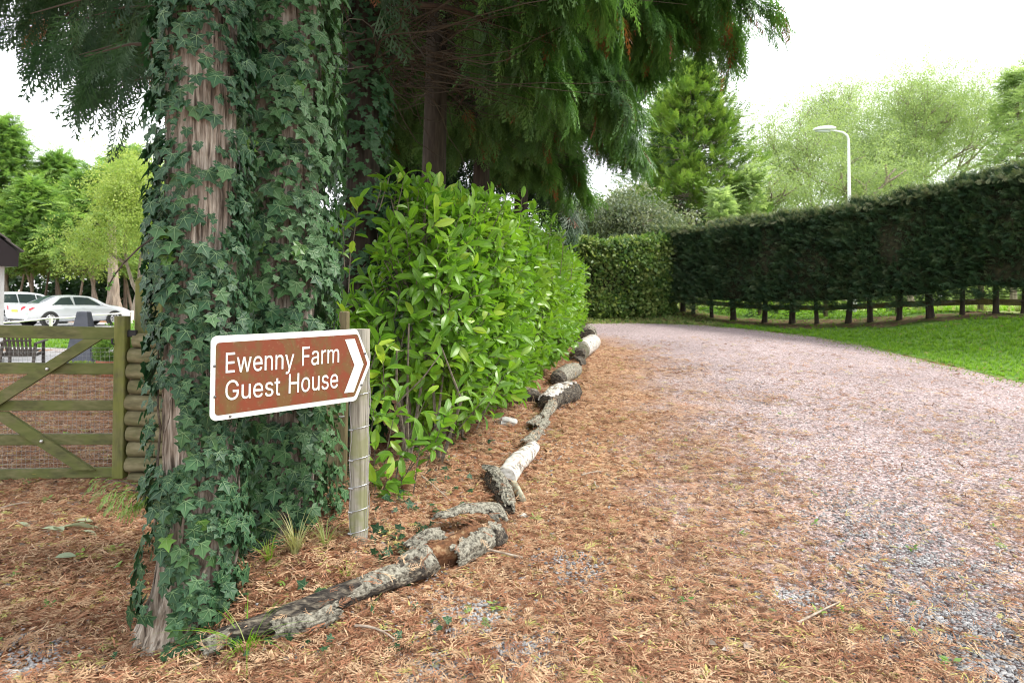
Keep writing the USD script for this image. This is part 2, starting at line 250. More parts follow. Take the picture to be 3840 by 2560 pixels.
# driveway gravel: grey and pinkish stones, needles gathered towards the inner edge (uv.x runs across the drive)
M["gravel"] = usdkit.material(stage, LK + "driveway_gravel", {
    "g": ("geometry", {}), "tc": ("texture_coordinate", {}), "su": ("separate_xyz", {}),
    "v": ("voronoi_texture", {"scale": 58.0}), "sp": ("separate_color", {}), "ve": ("voronoi_texture", {"scale": 58.0, "feature": "distance_to_edge"}),
    "r": ("rgb_ramp", {"ramp": [(0.0, (0.11, 0.085, 0.08)), (0.25, (0.25, 0.195, 0.188)), (0.5, (0.375, 0.295, 0.285)), (0.75, (0.48, 0.395, 0.385)), (1.0, (0.62, 0.56, 0.55))]}),
    "re": ("rgb_ramp", {"ramp": [(0.0, (0.35, 0.33, 0.32)), (0.12, (1, 1, 1))]}), "me": ("mix_color", {"blend_type": "multiply", "fac": 0.8}),
    "v2": ("voronoi_texture", {"scale": 40.0}), "mp": ("mapping", {"scale": (1, 1, 1)}), "sp2": ("separate_color", {}),
    "rl": ("rgb_ramp", {"ramp": [(0.0, (0.12, 0.06, 0.035)), (0.4, (0.30, 0.155, 0.08)), (0.75, (0.42, 0.25, 0.14)), (1.0, (0.50, 0.36, 0.22))]}),
    "nl": ("noise_texture", {"scale": 1.6, "detail": 6, "roughness": 0.75}),
    "k1": ("math", {"math_type": "multiply_add", "value2": -1.9, "value3": 0.62}), "k2": ("math", {"math_type": "add"}),
    "rk": ("rgb_ramp", {"ramp": [(0.58, (0, 0, 0)), (0.95, (1, 1, 1))]}), "mx": ("mix_color", {}),
    "nb": ("noise_texture", {"scale": 0.5, "detail": 3}), "rb": ("rgb_ramp", {"ramp": [(0.3, (0.82, 0.80, 0.82)), (0.7, (1.12, 1.1, 1.12))]}), "mb": ("mix_color", {"blend_type": "multiply", "fac": 1.0, "use_clamp": False}),
    "b": ("bump", {"strength": 1.0, "distance": 0.012}), "p": ("principled_bsdf", {"roughness": 0.85, "specular_ior_level": 0.25})},
    [("g.position", "v.vector"), ("g.position", "ve.vector"), ("v.color", "sp.color"), ("sp.g", "r.fac"), ("ve.distance", "re.fac"), ("r.color", "me.a"), ("re.color", "me.b"),
     ("g.position", "v2.vector"), ("v2.color", "sp2.color"), ("sp2.b", "rl.fac"), ("g.position", "nl.vector"), ("tc.UV", "su.vector"), ("su.x", "k1.value1"), ("k1.value", "k2.value1"), ("nl.fac", "k2.value2"),
     ("k2.value", "rk.fac"), ("rk.color", "mx.fac"), ("me.result", "mx.a"), ("rl.color", "mx.b"), ("g.position", "nb.vector"), ("nb.fac", "rb.fac"), ("mx.result", "mb.a"), ("rb.color", "mb.b"),
     ("mb.result", "p.base_color"), ("ve.distance", "b.height"), ("b.normal", "p.normal")], surface="p.BSDF")
M["turf"] = noisemat("short_turf", [(0.3, (0.05, 0.11, 0.018)), (0.5, (0.10, 0.20, 0.03)), (0.7, (0.17, 0.27, 0.05))], (14, 14, 14), 6, 0.9, 0.6, 0.02, spec=0.15)
M["bank"] = noisemat("rough_bank_soil", [(0.3, (0.07, 0.05, 0.035)), (0.45, (0.16, 0.10, 0.06)), (0.55, (0.11, 0.14, 0.045)), (0.7, (0.16, 0.20, 0.06))], (5, 5, 5), 7, 0.95, 0.7, 0.02, spec=0.1)
M["field"] = noisemat("pale_field", [(0.3, (0.20, 0.28, 0.08)), (0.7, (0.34, 0.40, 0.16))], (3, 3, 3), 5, 0.95, 0.4, 0.02, spec=0.1)
M["patio"] = noisemat("pale_grey_gravel", [(0.3, (0.30, 0.29, 0.29)), (0.5, (0.48, 0.47, 0.47)), (0.7, (0.62, 0.61, 0.61))], (40, 40, 40), 4, 0.9, 0.5, 0.01, spec=0.2)
# ------------------------------------------------------------------ terrain
RIGHT = np.array([(11, -6), (9.6, 3), (8.5, 6), (7.9, 10.6), (8.1, 13.2), (8.2, 16.5), (7.4, 19.6), (5.9, 21.7), (4.1, 21.9), (2.2, 21.4), (-2, 21.2), (-14, 21.0)], float)
LEFT = np.array([(-3.2, -6), (-1.9, 1.6), (-1.0, 2.9), (-0.3, 3.6), (0.05, 4.4), (0.3, 6), (0.85, 8.55), (1.4, 12.0), (1.6, 14.8), (0.8, 17.0), (-3, 17.7), (-14, 17.5)], float)
def resample(P, n):
    s = np.r_[0, np.cumsum(np.linalg.norm(np.diff(P, axis=0), axis=1))]
    from scipy.interpolate import PchipInterpolator
    t = np.linspace(0, s[-1], n)
    return np.stack([PchipInterpolator(s, P[:, k])(t) for k in (0, 1)], 1)
RS, LS = resample(RIGHT, 160), resample(LEFT, 160)
ROADPOLY = sg.Polygon(np.vstack([LS, RS[::-1]])).buffer(0)
# the land beyond the drive's outer edge (hedge bank and field)
OUTER = sg.Polygon(np.vstack([RS, [(-14, 80), (-14, 400), (400, 400), (400, -6)]])).buffer(0)
def seg_dist(x, y, P):
    d = np.full(np.shape(x), 1e9)
    for (ax, ay), (bx, by) in zip(P[:-1], P[1:]):
        ux, uy = bx - ax, by - ay; L2 = ux * ux + uy * uy + 1e-12
        t = np.clip(((x - ax) * ux + (y - ay) * uy) / L2, 0, 1)
        d = np.minimum(d, np.hypot(x - ax - t * ux, y - ay - t * uy))
    return d
RSC = RS[::4]
def gz(x, y):
    x, y = np.asarray(x, float), np.asarray(y, float)
    shp = np.broadcast(x, y).shape; x, y = np.broadcast_to(x, shp).ravel(), np.broadcast_to(y, shp).ravel()
    zl = -0.010 * np.clip(y - 5, 0, 35)
    zr = 0.035 * np.clip(y - 2.6, 0, 19.5)
    xr = -1.9 + 0.17 * np.clip(y - 4, 0, 12)
    w = smooth(x - xr, -1.3, 1.0)
    z = zl * (1 - w) + zr * w
    z = z + (0.10 + 0.09 * (1 - smooth(y, 4, 7))) * np.exp(-((x + 0.92 - 0.2 * (y - 4)) / 0.45) ** 2) * smooth(y, 2.75, 3.45) * (1 - smooth(y, 13, 15))
    z = z - 0.17 * np.exp(-((x + 1.55) / 0.9) ** 2 - ((y - 2.8) / 0.7) ** 2)
    ins = shapely.contains_xy(OUTER, x, y)
    near = ins & (x < 60) & (y < 80)
    d = np.zeros(x.shape); 
    if near.any(): d[near] = seg_dist(x[near], y[near], RSC)
    d[ins & ~near] = 50
    lim = 0.80 - 0.30 * smooth(y, 16, 22)
    z = z + lim * smooth(d, 0.0, 3.6) + 0.006 * np.clip(d - 3.6, 0, 20)
    p = np.stack([x * 0.55, y * 0.55, np.zeros_like(x)], -1)
    z = z + (meshkit.fbm(p, 3, 5) - 0.5) * 0.05 * smooth(np.hypot(x, y), 1.0, 4.0)
    return z.reshape(shp) if shp else float(z[0])
def ground(u, v, guess=None):
    """where the ray through a picture point meets the land"""
    dx, dz = ray(u, v); Y = 2.0
    ys = np.linspace(1.5, 60, 1500); h = EYE + dz * ys - gz(dx * ys, ys)
    k = np.argmax(h < 0); 
    if h[k] >= 0: k = len(ys) - 1
    t = h[k - 1] / (h[k - 1] - h[k] + 1e-12); Y = ys[k - 1] + t * (ys[k] - ys[k - 1])
    return np.array([dx * Y, Y, float(gz(dx * Y, Y))])

LAWN = sg.Polygon([(-34, 19.4), (-8.5, 18.6), (-9.0, 29.5), (-34, 28.8)])
PATIO = sg.Polygon([(-30, 13.2), (-6.5, 12.8), (-8.0, 18.75), (-30, 19.55)])
PARK = sg.Polygon([(-44, 28.6), (-8.6, 29.3), (-8.6, 37), (-44, 38)])
SINK = [LAWN, PATIO, PARK, ROADPOLY]
xs = np.r_[-500, -300, -180, -110, -75, -55, -42, np.arange(-34, 17, 0.28), 20, 26, 36, 55, 85, 140, 240, 500]
ys = np.r_[-60, -30, -15, np.arange(-8, 46, 0.28), 50, 60, 75, 100, 140, 200, 320, 520]
gx, gy = np.meshgrid(xs, ys, indexing="ij"); gxx, gyy = gx.ravel(), gy.ravel()
gzz = gz(gxx, gyy)
for P in SINK:
    gzz = gzz - 0.045 * shapely.contains_xy(P.buffer(-0.32), gxx, gyy)
ni, nj = len(xs), len(ys); i, j = np.meshgrid(np.arange(ni - 1), np.arange(nj - 1), indexing="ij")
gf = quads(np.stack([i * nj + j, (i + 1) * nj + j, (i + 1) * nj + j + 1, i * nj + j + 1], -1).reshape(-1, 4))
obj("ground", (np.stack([gxx, gyy, gzz], 1), gf), M["litter_ground"], smooth=True, kind="structure")

def sheet(name, poly, step, dz, m, wob=0.1, seed=1):
    poly = poly.segmentize(step)
    b = np.array(poly.exterior.coords)[:-1]
    b = b + (meshkit.fbm(np.c_[b * 1.7, np.zeros(len(b))], 3, seed)[:, None] - 0.5) * 2 * wob
    poly = sg.Polygon(b).buffer(0)
    x0, y0, x1, y1 = poly.bounds
    X, Y = np.meshgrid(np.arange(x0, x1, step), np.arange(y0, y1, step)); X, Y = X.ravel(), Y.ravel()
    k = shapely.contains_xy(poly.buffer(-step * 0.4), X, Y)
    P = np.vstack([b, np.c_[X[k], Y[k]]])
    t = Delaunay(P).simplices; c = P[t].mean(1); t = t[shapely.contains_xy(poly, c[:, 0], c[:, 1])]
    e1, e2 = P[t[:, 1]] - P[t[:, 0]], P[t[:, 2]] - P[t[:, 0]]; cr2 = e1[:, 0] * e2[:, 1] - e1[:, 1] * e2[:, 0]
    t[cr2 < 0] = t[cr2 < 0][:, ::-1]
    return obj(name, (np.c_[P, gz(P[:, 0], P[:, 1]) + dz], t), m, smooth=True, kind="structure")
sheet("patio", PATIO, 0.6, 0.010, M["patio"])
sheet("lawn", LAWN, 0.6, 0.015, M["turf"])
sheet("parking_area", PARK, 0.8, 0.012, M["patio"])
# the drive: a strip between its two edges, with wheel ruts and small unevenness
nt, ns = 34, 330
L2, R2 = resample(LEFT, ns), resample(RIGHT, ns)
tt = np.linspace(0, 1, nt) 
wl = (meshkit.fbm(np.c_[L2 * 1.3, np.zeros(ns)], 4, 3) - 0.5) * 0.5; wr = (meshkit.fbm(np.c_[R2 * 1.1, np.zeros(ns)], 4, 9) - 0.5) * 0.7
Wd = np.linalg.norm(R2 - L2, axis=1)
T = tt[None] * (1 + (wr - wl)[:, None] / Wd[:, None]) + (wl / Wd)[:, None]
DX = L2[:, None, 0] + (R2 - L2)[:, None, 0] * T; DY = L2[:, None, 1] + (R2 - L2)[:, None, 1] * T
DZ = gz(DX, DY) + 0.010 + (meshkit.fbm(np.stack([DX * 3, DY * 3, 0 * DX], -1), 3, 2) - 0.5) * 0.014 - 0.02 * (np.exp(-((tt - 0.34) / 0.05) ** 2) + np.exp(-((tt - 0.62) / 0.05) ** 2))[None]
i, j = np.meshgrid(np.arange(ns - 1), np.arange(nt - 1), indexing="ij")
df = quads(np.stack([i * nt + j, i * nt + j + 1, (i + 1) * nt + j + 1, (i + 1) * nt + j], -1).reshape(-1, 4))[:, ::-1]
obj("gravel_driveway", (np.stack([DX, DY, DZ], -1).reshape(-1, 3), df[:, ::-1]), M["gravel"], smooth=True, uv=np.stack([np.broadcast_to(tt, DX.shape), np.broadcast_to(np.linspace(0, 1, ns)[:, None], DX.shape)], -1).reshape(-1, 2), kind="structure")
# bank between the drive and the hedges, and the field beyond
HB = np.array([(14.5, 9.5), (11.9, 15.2), (8.6, 20.2), (5.5, 24.6)])          # hedge base line, near to far
BB = np.array([(5.4, 24.2), (2.4, 23.1), (-3.0, 22.9), (-9.0, 22.7)])          # beech hedge base line
fld = OUTER.difference(sg.LineString(RS).buffer(3.4))
fld = max(getattr(fld, "geoms", [fld]), key=lambda g: g.area).intersection(sg.box(-14, -6, 120, 150))
fld = max(getattr(fld, "geoms", [fld]), key=lambda g: g.area)
sheet("field", sg.Polygon(fld.simplify(0.3).exterior), 2.2, 0.05, M["field"], 0.2)
bank = OUTER.intersection(sg.LineString(RS[10:]).buffer(3.5)).intersection(sg.box(-13, -3, 40, 60))
bank = max(getattr(bank, "geoms", [bank]), key=lambda g: g.area)
bank_far = bank.intersection(sg.box(-20, 19.8, 6.6, 60)); bank_near = bank.difference(sg.box(-20, 19.8, 6.6, 60))
bank_near = max(getattr(bank_near, "geoms", [bank_near]), key=lambda g: g.area)
sheet("rough_bank", sg.Polygon(bank_far.exterior), 0.35, 0.014, M["bank"], 0.12)
sheet("grass_bank", sg.Polygon(bank_near.exterior), 0.35, 0.016, M["turf"], 0.15)
foot = sg.LineString(HB).buffer(0.5).intersection(sg.box(-20, 8, 40, 60))
sheet("hedge_foot_litter", sg.Polygon(foot.exterior), 0.35, 0.030, M["bank"], 0.3)

# ------------------------------------------------------------------ plant pieces
def rhomb(p, d, n, L, w):
    """a leaf-like blade of two triangles from p along d"""
    s = np.cross(n, d); s /= np.linalg.norm(s) + 1e-9
    return np.array([p, p + d * L * 0.45 + s * w / 2, p + d * L, p + d * L * 0.45 - s * w / 2]), np.array([[0, 2, 1], [0, 3, 2]])
def cypress_spray(seed, nside=9, L=1.0, droop=0.35, fine=3, wid=0.035):
    """a flat drooping spray: rachis along +x, side shoots with fine tips"""
    rng = np.random.default_rng(seed); mb = MB()
    P = lambda t: np.array([L * t, 0.03 * math.sin(5 * t + seed), -droop * L * t * t])
    for k in range(6):
        a, b = P(k / 6), P((k + 1) / 6); d = b - a
        mb.add(rhomb(a, d / np.linalg.norm(d), np.array([0, 0, 1.0]), np.linalg.norm(d) * 1.15, wid * (1.1 - k / 8)))
    for k in range(nside * 2):
        t = 0.08 + 0.9 * k / (nside * 2); sgn = 1 if k % 2 else -1
        l = L * (0.42 * (1 - t) ** 0.75 + 0.10) * rng.uniform(0.8, 1.2)
        ang = math.radians(rng.uniform(32, 52)) * sgn
        d = np.array([math.cos(ang), math.sin(ang), -0.25 - 0.5 * droop * t - 0.25 * rng.random()]); d /= np.linalg.norm(d)
        n = np.array([rng.uniform(-.25, .25), rng.uniform(-.25, .25), 1.0]); n -= d * (n @ d); n /= np.linalg.norm(n)
        p = P(t); mb.add(rhomb(p, d, n, l, wid))
        for q in range(fine):
            u = 0.25 + 0.6 * q / fine; s2 = 1 if q % 2 else -1
            d2 = d * math.cos(0.65) + np.cross(n, d) * math.sin(0.65) * s2 + np.array([0, 0, -0.12]); d2 /= np.linalg.norm(d2)
            mb.add(rhomb(p + d * l * u, d2, n, l * 0.5 * (1.1 - u), wid * 0.85))
    return mb.mesh()
def leaf_cluster(seed, n=36, r=0.5, ll=0.16, lw=0.09, flat=0.7):
    rng = np.random.default_rng(seed); mb = MB()
    for k in range(n):
        p = rnd3(rng, 1)[0] * r * rng.random() ** 0.45; p[2] *= flat
        d = rnd3(rng, 1)[0] * 0.8 + p / r * 0.5 + np.array([0, 0, -0.3]); d /= np.linalg.norm(d)
        nn = rnd3(rng, 1)[0] * 0.7 + np.array([0, 0, 1]); s = rng.uniform(0.7, 1.25)
        mb.add(rhomb(p, d, nn / np.linalg.norm(nn), ll * s, lw * s))
    return mb.mesh()
SPR = [cypress_spray(k, 9, 1.0, 0.25 + 0.2 * k, 3, 0.034) for k in range(3)]
SPR_C = [cypress_spray(10 + k, 6, 1.0, 0.2 + 0.15 * k, 2, 0.06) for k in range(3)]     # coarser, for high crowns and far trees

def trunk_tube(base, h, r0, r1, seed, lean=(0, 0), n=14, k=16, flare=0.35, wob=0.05):
    rng = np.random.default_rng(seed); t = np.linspace(0, 1, k)
    P = np.stack([base[0] + lean[0] * t + wob * np.cumsum(rng.normal(size=k)) / math.sqrt(k), base[1] + lean[1] * t + wob * np.cumsum(rng.normal(size=k)) / math.sqrt(k), base[2] - 0.1 + (h + 0.1) * t], 1)
    P[0, :2] = base[0], base[1]
    R = r0 + (r1 - r0) * t + flare * r0 * np.exp(-t * h / 0.35)
    return P, R, n
def path_at(P, z):
    return np.array([np.interp(z, P[:, 2], P[:, 0]), np.interp(z, P[:, 2], P[:, 1]), z])
def branch_path(p0, az, reach, lift, droop, rng, k=9):
    t = np.linspace(0, 1, k); w = np.cumsum(rng.normal(size=k)) * 0.035 * reach
    r = reach * t
    return np.stack([p0[0] + math.cos(az) * r - math.sin(az) * w, p0[1] + math.sin(az) * r + math.cos(az) * w, p0[2] + lift * np.sin(np.pi * 0.75 * t) - droop * t ** 2.2], 1)

def cypress(name, label, x, y, h, r0, seed, branches, group=None, spray=0.55, per=70, mat="cyp", twigs=300, ivy=False, trunk=None, bark="bark_dark", dens_in=0.38, coarse_above=99.0, rust=0.025):
    """branches: (z, azimuth, reach, lift, droop) rows"""
    rng = np.random.default_rng(seed)
    base = (x, y, float(gz(x, y)))
    o = thing(name, label, "tree", group=group)
    if trunk is None:
        P, R, n = trunk_tube(base, h, r0, 0.03, seed)
        obj("trunk", tube(P, R, n), M[bark], o, smooth=True)
    else:
        P = trunk
    pos, dirs, ups, sc, idx = [], [], [], [], []
    bm, tw = MB(), MB()
    for (z0, az, reach, lift, droop) in branches:
        p0 = path_at(P, z0); B = branch_path(p0, az, reach, lift, droop, rng)
        bm.add(tube(B, np.linspace(0.012 + 0.011 * reach, 0.006, len(B)), 6, False))
        coarse = z0 > coarse_above
        m = int(per * reach / 3 * (0.35 if coarse else 1))
        t = rng.uniform(dens_in, 1.03, m) ** 0.85; out = np.array([math.cos(az), math.sin(az), 0]); lat = np.array([-out[1], out[0], 0])
        side = rng.choice([-1, 1], m); u = rng.random(m) ** 0.8 * 0.33 * reach * (1.15 - 0.6 * t)
        pp = np.stack([np.interp(t, np.linspace(0, 1, len(B)), B[:, c]) for c in range(3)], 1) + lat[None] * (side * u)[:, None]
        pp[:, 2] += -0.30 * u + rng.normal(size=m) * 0.06
        dd = out[None] * rng.uniform(0.15, 0.9, (m, 1)) + lat[None] * (side * rng.uniform(0.1, 0.9, m))[:, None] + np.array([0, 0, -1.0]) * rng.uniform(0.35, 1.25, (m, 1))
        pos.append(pp); dirs.append(dd); ups.append(np.array([0, 0, 1.0]) + 0.7 * out[None] + 0.5 * rnd3(rng, m))
        sc.append(spray * rng.uniform(0.6, 1.25, m) * (2.0 if coarse else 1.0))
        k = rng.integers(0, 3, m); k[rng.random(m) < rust] += 3; idx.append(k)
        # side shoots carrying the sprays
        for q in range(int(3 + reach * 2)):
            tq = rng.uniform(0.25, 0.95); s = rng.choice([-1, 1]); a = np.array([np.interp(tq, np.linspace(0, 1, len(B)), B[:, c]) for c in range(3)])
            l = 0.3 * reach * (1.2 - tq) * rng.uniform(0.6, 1.2); e = a + lat * s * l + out * l * 0.6 + np.array([0, 0, -0.25 * l]); mid = (a + e) / 2 + np.array([0, 0, 0.08 * l])
            tw.add(tube([a, mid, e], [0.009, 0.006, 0.003], 4, False))
    pos, dirs, ups = np.vstack(pos), np.vstack(dirs), np.vstack(ups)
    scatter("foliage", o, [(m, M[mat]) for m in SPR] + [(m, M["cyp_rust"]) for m in SPR], pos, frames(dirs, ups), np.concatenate(sc), np.concatenate(idx))
    obj("branches", bm.mesh(), M["bark_red"], o, smooth=True, kind="stuff")
    zr = [b[0] for b in branches]
    for q in range(twigs):
        z0 = rng.uniform(min(zr) - 0.3, min(zr) + 3.6); az = rng.uniform(0, 2 * math.pi); l = rng.uniform(0.5, 2.2); p0 = path_at(P, z0) + np.array([math.cos(az), math.sin(az), 0]) * rng.uniform(0.05, 0.9)
        B = branch_path(p0, az + rng.normal() * 0.5, l, rng.uniform(-0.35, 0.25), rng.uniform(-0.5, 0.5), rng, 6)
        tw.add(tube(B, np.linspace(0.008, 0.002, 6), 3, False))
    if tw.n: obj("dead_twigs", tw.mesh(), M["twig"], o, kind="stuff")
    return o, P

# ------------------------------------------------------------------ ivy
def ivy_leaf_2d(kind=0):
    # stalk at origin, tip along +y; (x, y) outline, right half mirrored
    R = [(0.0, 0.0), (0.22, -0.16), (0.52, -0.10), (0.30, 0.20), (0.62, 0.42), (0.25, 0.55), (0.0, 1.0)] if kind == 0 else [(0.0, 0.0), (0.28, -0.12), (0.55, 0.02), (0.36, 0.28), (0.48, 0.52), (0.22, 0.62), (0.0, 0.95)]
    return np.array(R + [(-x, y) for x, y in R[-2:0:-1]])
def ivy_leaf(kind=0, veins=True):
    o = ivy_leaf_2d(kind); c = np.array([0, 0.24])
    cup = lambda p: -0.16 * p[:, 0] ** 2 - 0.12 * np.clip(p[:, 1], 0, 2) ** 2
    n = len(o); v2 = np.vstack([o, c]); v = np.c_[v2, cup(v2)]; v[-1, 2] -= 0.05
    f = [[n, k, (k + 1) % n] for k in range(n)]
    att = np.zeros(n + 1)
    V, F, A = [v], [np.array(f)], [att]; m = n + 1
    if veins:
        tips = [t for t in range(n) if o[t] @ o[t] > 0.15 and (abs(o[t][0]) > 0.45 or t == 6)]
        for t in tips:
            e = o[t] * 0.88; d = e / np.linalg.norm(e); s = np.array([-d[1], d[0]]) * 0.022
            q2 = np.array([-s * 0.9 + d * 0.02, s * 0.9 + d * 0.02, e * 0.55 + s * 0.7, e, e * 0.55 - s * 0.7])
            q = np.c_[q2, cup(q2) + 0.014]
            V.append(q); F.append(np.array([[0, 4, 1], [1, 4, 2], [2, 4, 3]]) + m); A.append(np.full(5, 0.8)); m += 5
    return np.vstack(V), np.vstack(F), np.concatenate(A)
IVY = [ivy_leaf(0), ivy_leaf(1)]; IVY_LO = [ivy_leaf(0, False), ivy_leaf(1, False)]
def leaf_frames(normal, down, rng, tilt=0.45, roll=0.6):
    """x, y (towards the tip), z (upper face) for leaves that hang on a surface"""
    n = len(normal); N = normal + tilt * rnd3(rng, n) + np.array([0, 0, 0.35]); N /= np.linalg.norm(N, axis=1, keepdims=True)
    Yd = down + roll * rnd3(rng, n); Yd -= N * np.sum(N * Yd, 1, keepdims=True); Yd /= np.linalg.norm(Yd, axis=1, keepdims=True) + 1e-9
    return np.stack([np.cross(Yd, N), Yd, N], -1)
def ivy_plant(label, P, R, density_fn, n, size, seed, zmax, nparts=300, thick=0.05, face=(-0.1, -1.0), spread=2.0, n_bright=0.02, stems=14, veins=True):
    rng = np.random.default_rng(seed)
    o = thing("ivy", label, "ivy", group=None)
    zmin = P[0, 2] + 0.06
    fa = math.atan2(face[1], face[0])
    th = fa + rng.uniform(-spread, spread, n * 3); z = rng.uniform(zmin, zmax, n * 3)
    c = np.stack([np.interp(z, P[:, 2], P[:, 0]), np.interp(z, P[:, 2], P[:, 1]), z], 1); r = np.interp(z, P[:, 2], R)
    nrm = np.stack([np.cos(th), np.sin(th), 0 * th], 1)
    lay = rng.random(n * 3) ** 1.4 * thick + 0.012
    pos = c + nrm * (r + lay)[:, None]
    keep = rng.random(n * 3) < density_fn(pos, th, z)
    pos, nrm = pos[keep][:n], nrm[keep][:n]; n = len(pos)
    Fm = leaf_frames(nrm, np.tile([0, 0, -1.0], (n, 1)), rng)
    s = size * rng.gamma(3.6, 1 / 3.6, n).clip(0.35, 1.65)
    kind = (rng.random(n) < 0.35).astype(int); br = rng.random(n) < n_bright
    cx = np.linalg.norm(pos - np.array([0, 0, EYE]), axis=1)
    facing = np.sum(nrm * (np.array([0, 0, EYE]) - pos), 1) / cx
    order = np.argsort(-(s / cx * np.clip(facing, 0.02, 1) + 1e-6 * lay[keep][:n])); big = order[:nparts]; rest = order[nparts:]
    for k in big:
        v, f, a = (IVY if veins else IVY_LO)[kind[k]]
        vv = (v * s[k]) @ Fm[k].T + pos[k]
        obj("leaf", (vv, f), M["ivy_bright"] if br[k] else M["ivy"], o, prim={"vein": a})
    mb = MB()
    for k in rest:
        v, f, a = (IVY if veins else IVY_LO)[kind[k]]
        mb.add(((v * s[k]) @ Fm[k].T + pos[k], f), a)
    if mb.n: obj("leaves", mb.mesh(), M["ivy"], o, prim={"vein": mb.attr()}, kind="stuff")
    sb = MB()
    for k in range(stems):
        a = fa + rng.uniform(-1.3, 1.3); z0 = P[0, 2] + rng.uniform(0, 1.6); L = rng.uniform(0.3, 0.9); q = np.linspace(0, 1, 9)
        zz = z0 + L * q; aa = a + np.cumsum(rng.normal(size=9)) * 0.17
        rr = np.interp(zz, P[:, 2], R) + 0.012
        pts = np.stack([np.interp(zz, P[:, 2], P[:, 0]) + np.cos(aa) * rr, np.interp(zz, P[:, 2], P[:, 1]) + np.sin(aa) * rr, zz], 1)
        sb.add(tube(pts, np.linspace(0.008, 0.003, 9) * rng.uniform(0.5, 1.1), 6))
    if sb.n: obj("stems", sb.mesh(), M["vine"], o, smooth=True, kind="stuff")
    return o
def bark_trunk(P, R, nth=150, nz=260, seed=0, amp=0.017):
    """fibrous ridged trunk along the path P with radii R"""
    z = np.linspace(P[0, 2], P[-1, 2], nz); th = np.arange(nth) * 2 * np.pi / nth
    cx, cy, r = (np.interp(z, P[:, 2], q) for q in (P[:, 0], P[:, 1], R))
    TH, Z = np.meshgrid(th, z)
    w = np.stack([np.cos(TH) * 5.5, np.sin(TH) * 5.5, Z * 1.1], -1)
    tw = meshkit.fbm(np.stack([np.cos(TH) * 1.2, np.sin(TH) * 1.2, Z * 0.7], -1), 3, seed + 7)
    n1 = np.abs(meshkit.fbm(w + tw[..., None] * np.array([2.0, 2.0, 0]), 3, seed) - 0.5) * 2
    n2 = meshkit.fbm(np.stack([np.cos(TH) * 14, np.sin(TH) * 14, Z * 2.2], -1), 3, seed + 3) - 0.5
    lob = meshkit.fbm(np.stack([np.cos(TH) * 1.1, np.sin(TH) * 1.1, Z * 0.35], -1), 2, seed + 5) - 0.5
    low = np.exp(-(Z - z[0]) / 0.35)
    rad = r[:, None] * (1 + 0.22 * lob + 0.28 * low * (meshkit.noise(np.stack([np.cos(TH) * 1.7, np.sin(TH) * 1.7, 0 * Z + seed], -1), seed) - 0.4)) - amp * 1.6 * (1 - n1) ** 3 + amp * n2
    V = np.stack([cx[:, None] + np.cos(TH) * rad, cy[:, None] + np.sin(TH) * rad, Z], -1).reshape(-1, 3)
    i, j = np.meshgrid(np.arange(nz - 1), np.arange(nth), indexing="ij")
    F = quads(np.stack([i * nth + j, i * nth + (j + 1) % nth, (i + 1) * nth + (j + 1) % nth, (i + 1) * nth + j], -1).reshape(-1, 4))
    return V, F
# ------------------------------------------------------------------ the two ivy-clad trunks in front
def trunk_from_px(rows, Y, top, seed):
    P, R = [], []
    for (u, v, rp) in rows:
        P.append(at(u, v, Y)); R.append(rp / FPX * Y)
    P, R = np.array(P), np.array(R)
    g0 = float(gz(P[0, 0], P[0, 1])) - 0.12; P[0, 2] = g0
    P = np.vstack([P, [P[-1, 0] + 0.05, P[-1, 1] + 0.05, 5.5], [P[-1, 0] + 0.1, P[-1, 1] + 0.1, top]]); R = np.r_[R, R[-1] * 0.75, 0.03]
    return P, R
P1, R1 = trunk_from_px([(628, 2440, 178), (672, 2330, 152), (715, 2200, 142), (738, 2050, 138), (752, 1700, 132), (750, 1300, 132), (750, 900, 132), (764, 0, 128)], 3.20, 11, 1)
P2, R2 = trunk_from_px([(1065, 2060, 172), (1060, 1950, 150), (1056, 1800, 140), (1052, 1500, 137), (1046, 1200, 138), (1050, 800, 140), (1064, 0, 140)], 3.90, 12, 2)
rng = np.random.default_rng(4)
def brs(n, zlo, zhi, reach, seed, bias=0.55, az0=0.0, spread=1.25, lift=(0.0, 0.5), droop=(0.5, 1.3), grow=0.35, away=True):
    r = np.random.default_rng(seed); out = []
    for k in range(n):
        z = zlo + (zhi - zlo) * (k + r.random()) / n
        az = az0 + r.uniform(-spread, spread) if r.random() < bias else r.uniform(0, 2 * math.pi)
        while away and math.sin(az) < -0.35: az = r.uniform(-0.3, math.pi + 0.3)
        f = (z - zlo) / (zhi - zlo); prof = (1 - grow) + grow * min(1, f * 2.5); prof *= 1 - 0.6 * max(0, f - 0.55) / 0.45
        out.append((z, az, reach * prof * r.uniform(0.8, 1.1), r.uniform(*lift), r.uniform(*droop)))
    return out
left = [(z, math.radians(az), r, l, d) for z, az, r, l, d in [(2.62, 128, 1.5, 0.25, 0.0), (2.95, 126, 2.3, 0.35, 0.15), (3.3, 140, 2.4, 0.4, 0.2), (3.5, 122, 3.0, 0.35, 0.3), (3.8, 136, 3.4, 0.35, 0.3), (3.95, 156, 3.2, 0.3, 0.2), (3.9, 128, 3.4, 0.3, 0.4), (4.1, 145, 3.8, 0.3, 0.4), (4.3, 135, 3.8, 0.3, 0.4), (4.5, 155, 3.8, 0.3, 0.4), (4.6, 125, 3.6, 0.3, 0.4), (4.8, 142, 4.0, 0.3, 0.4)]]
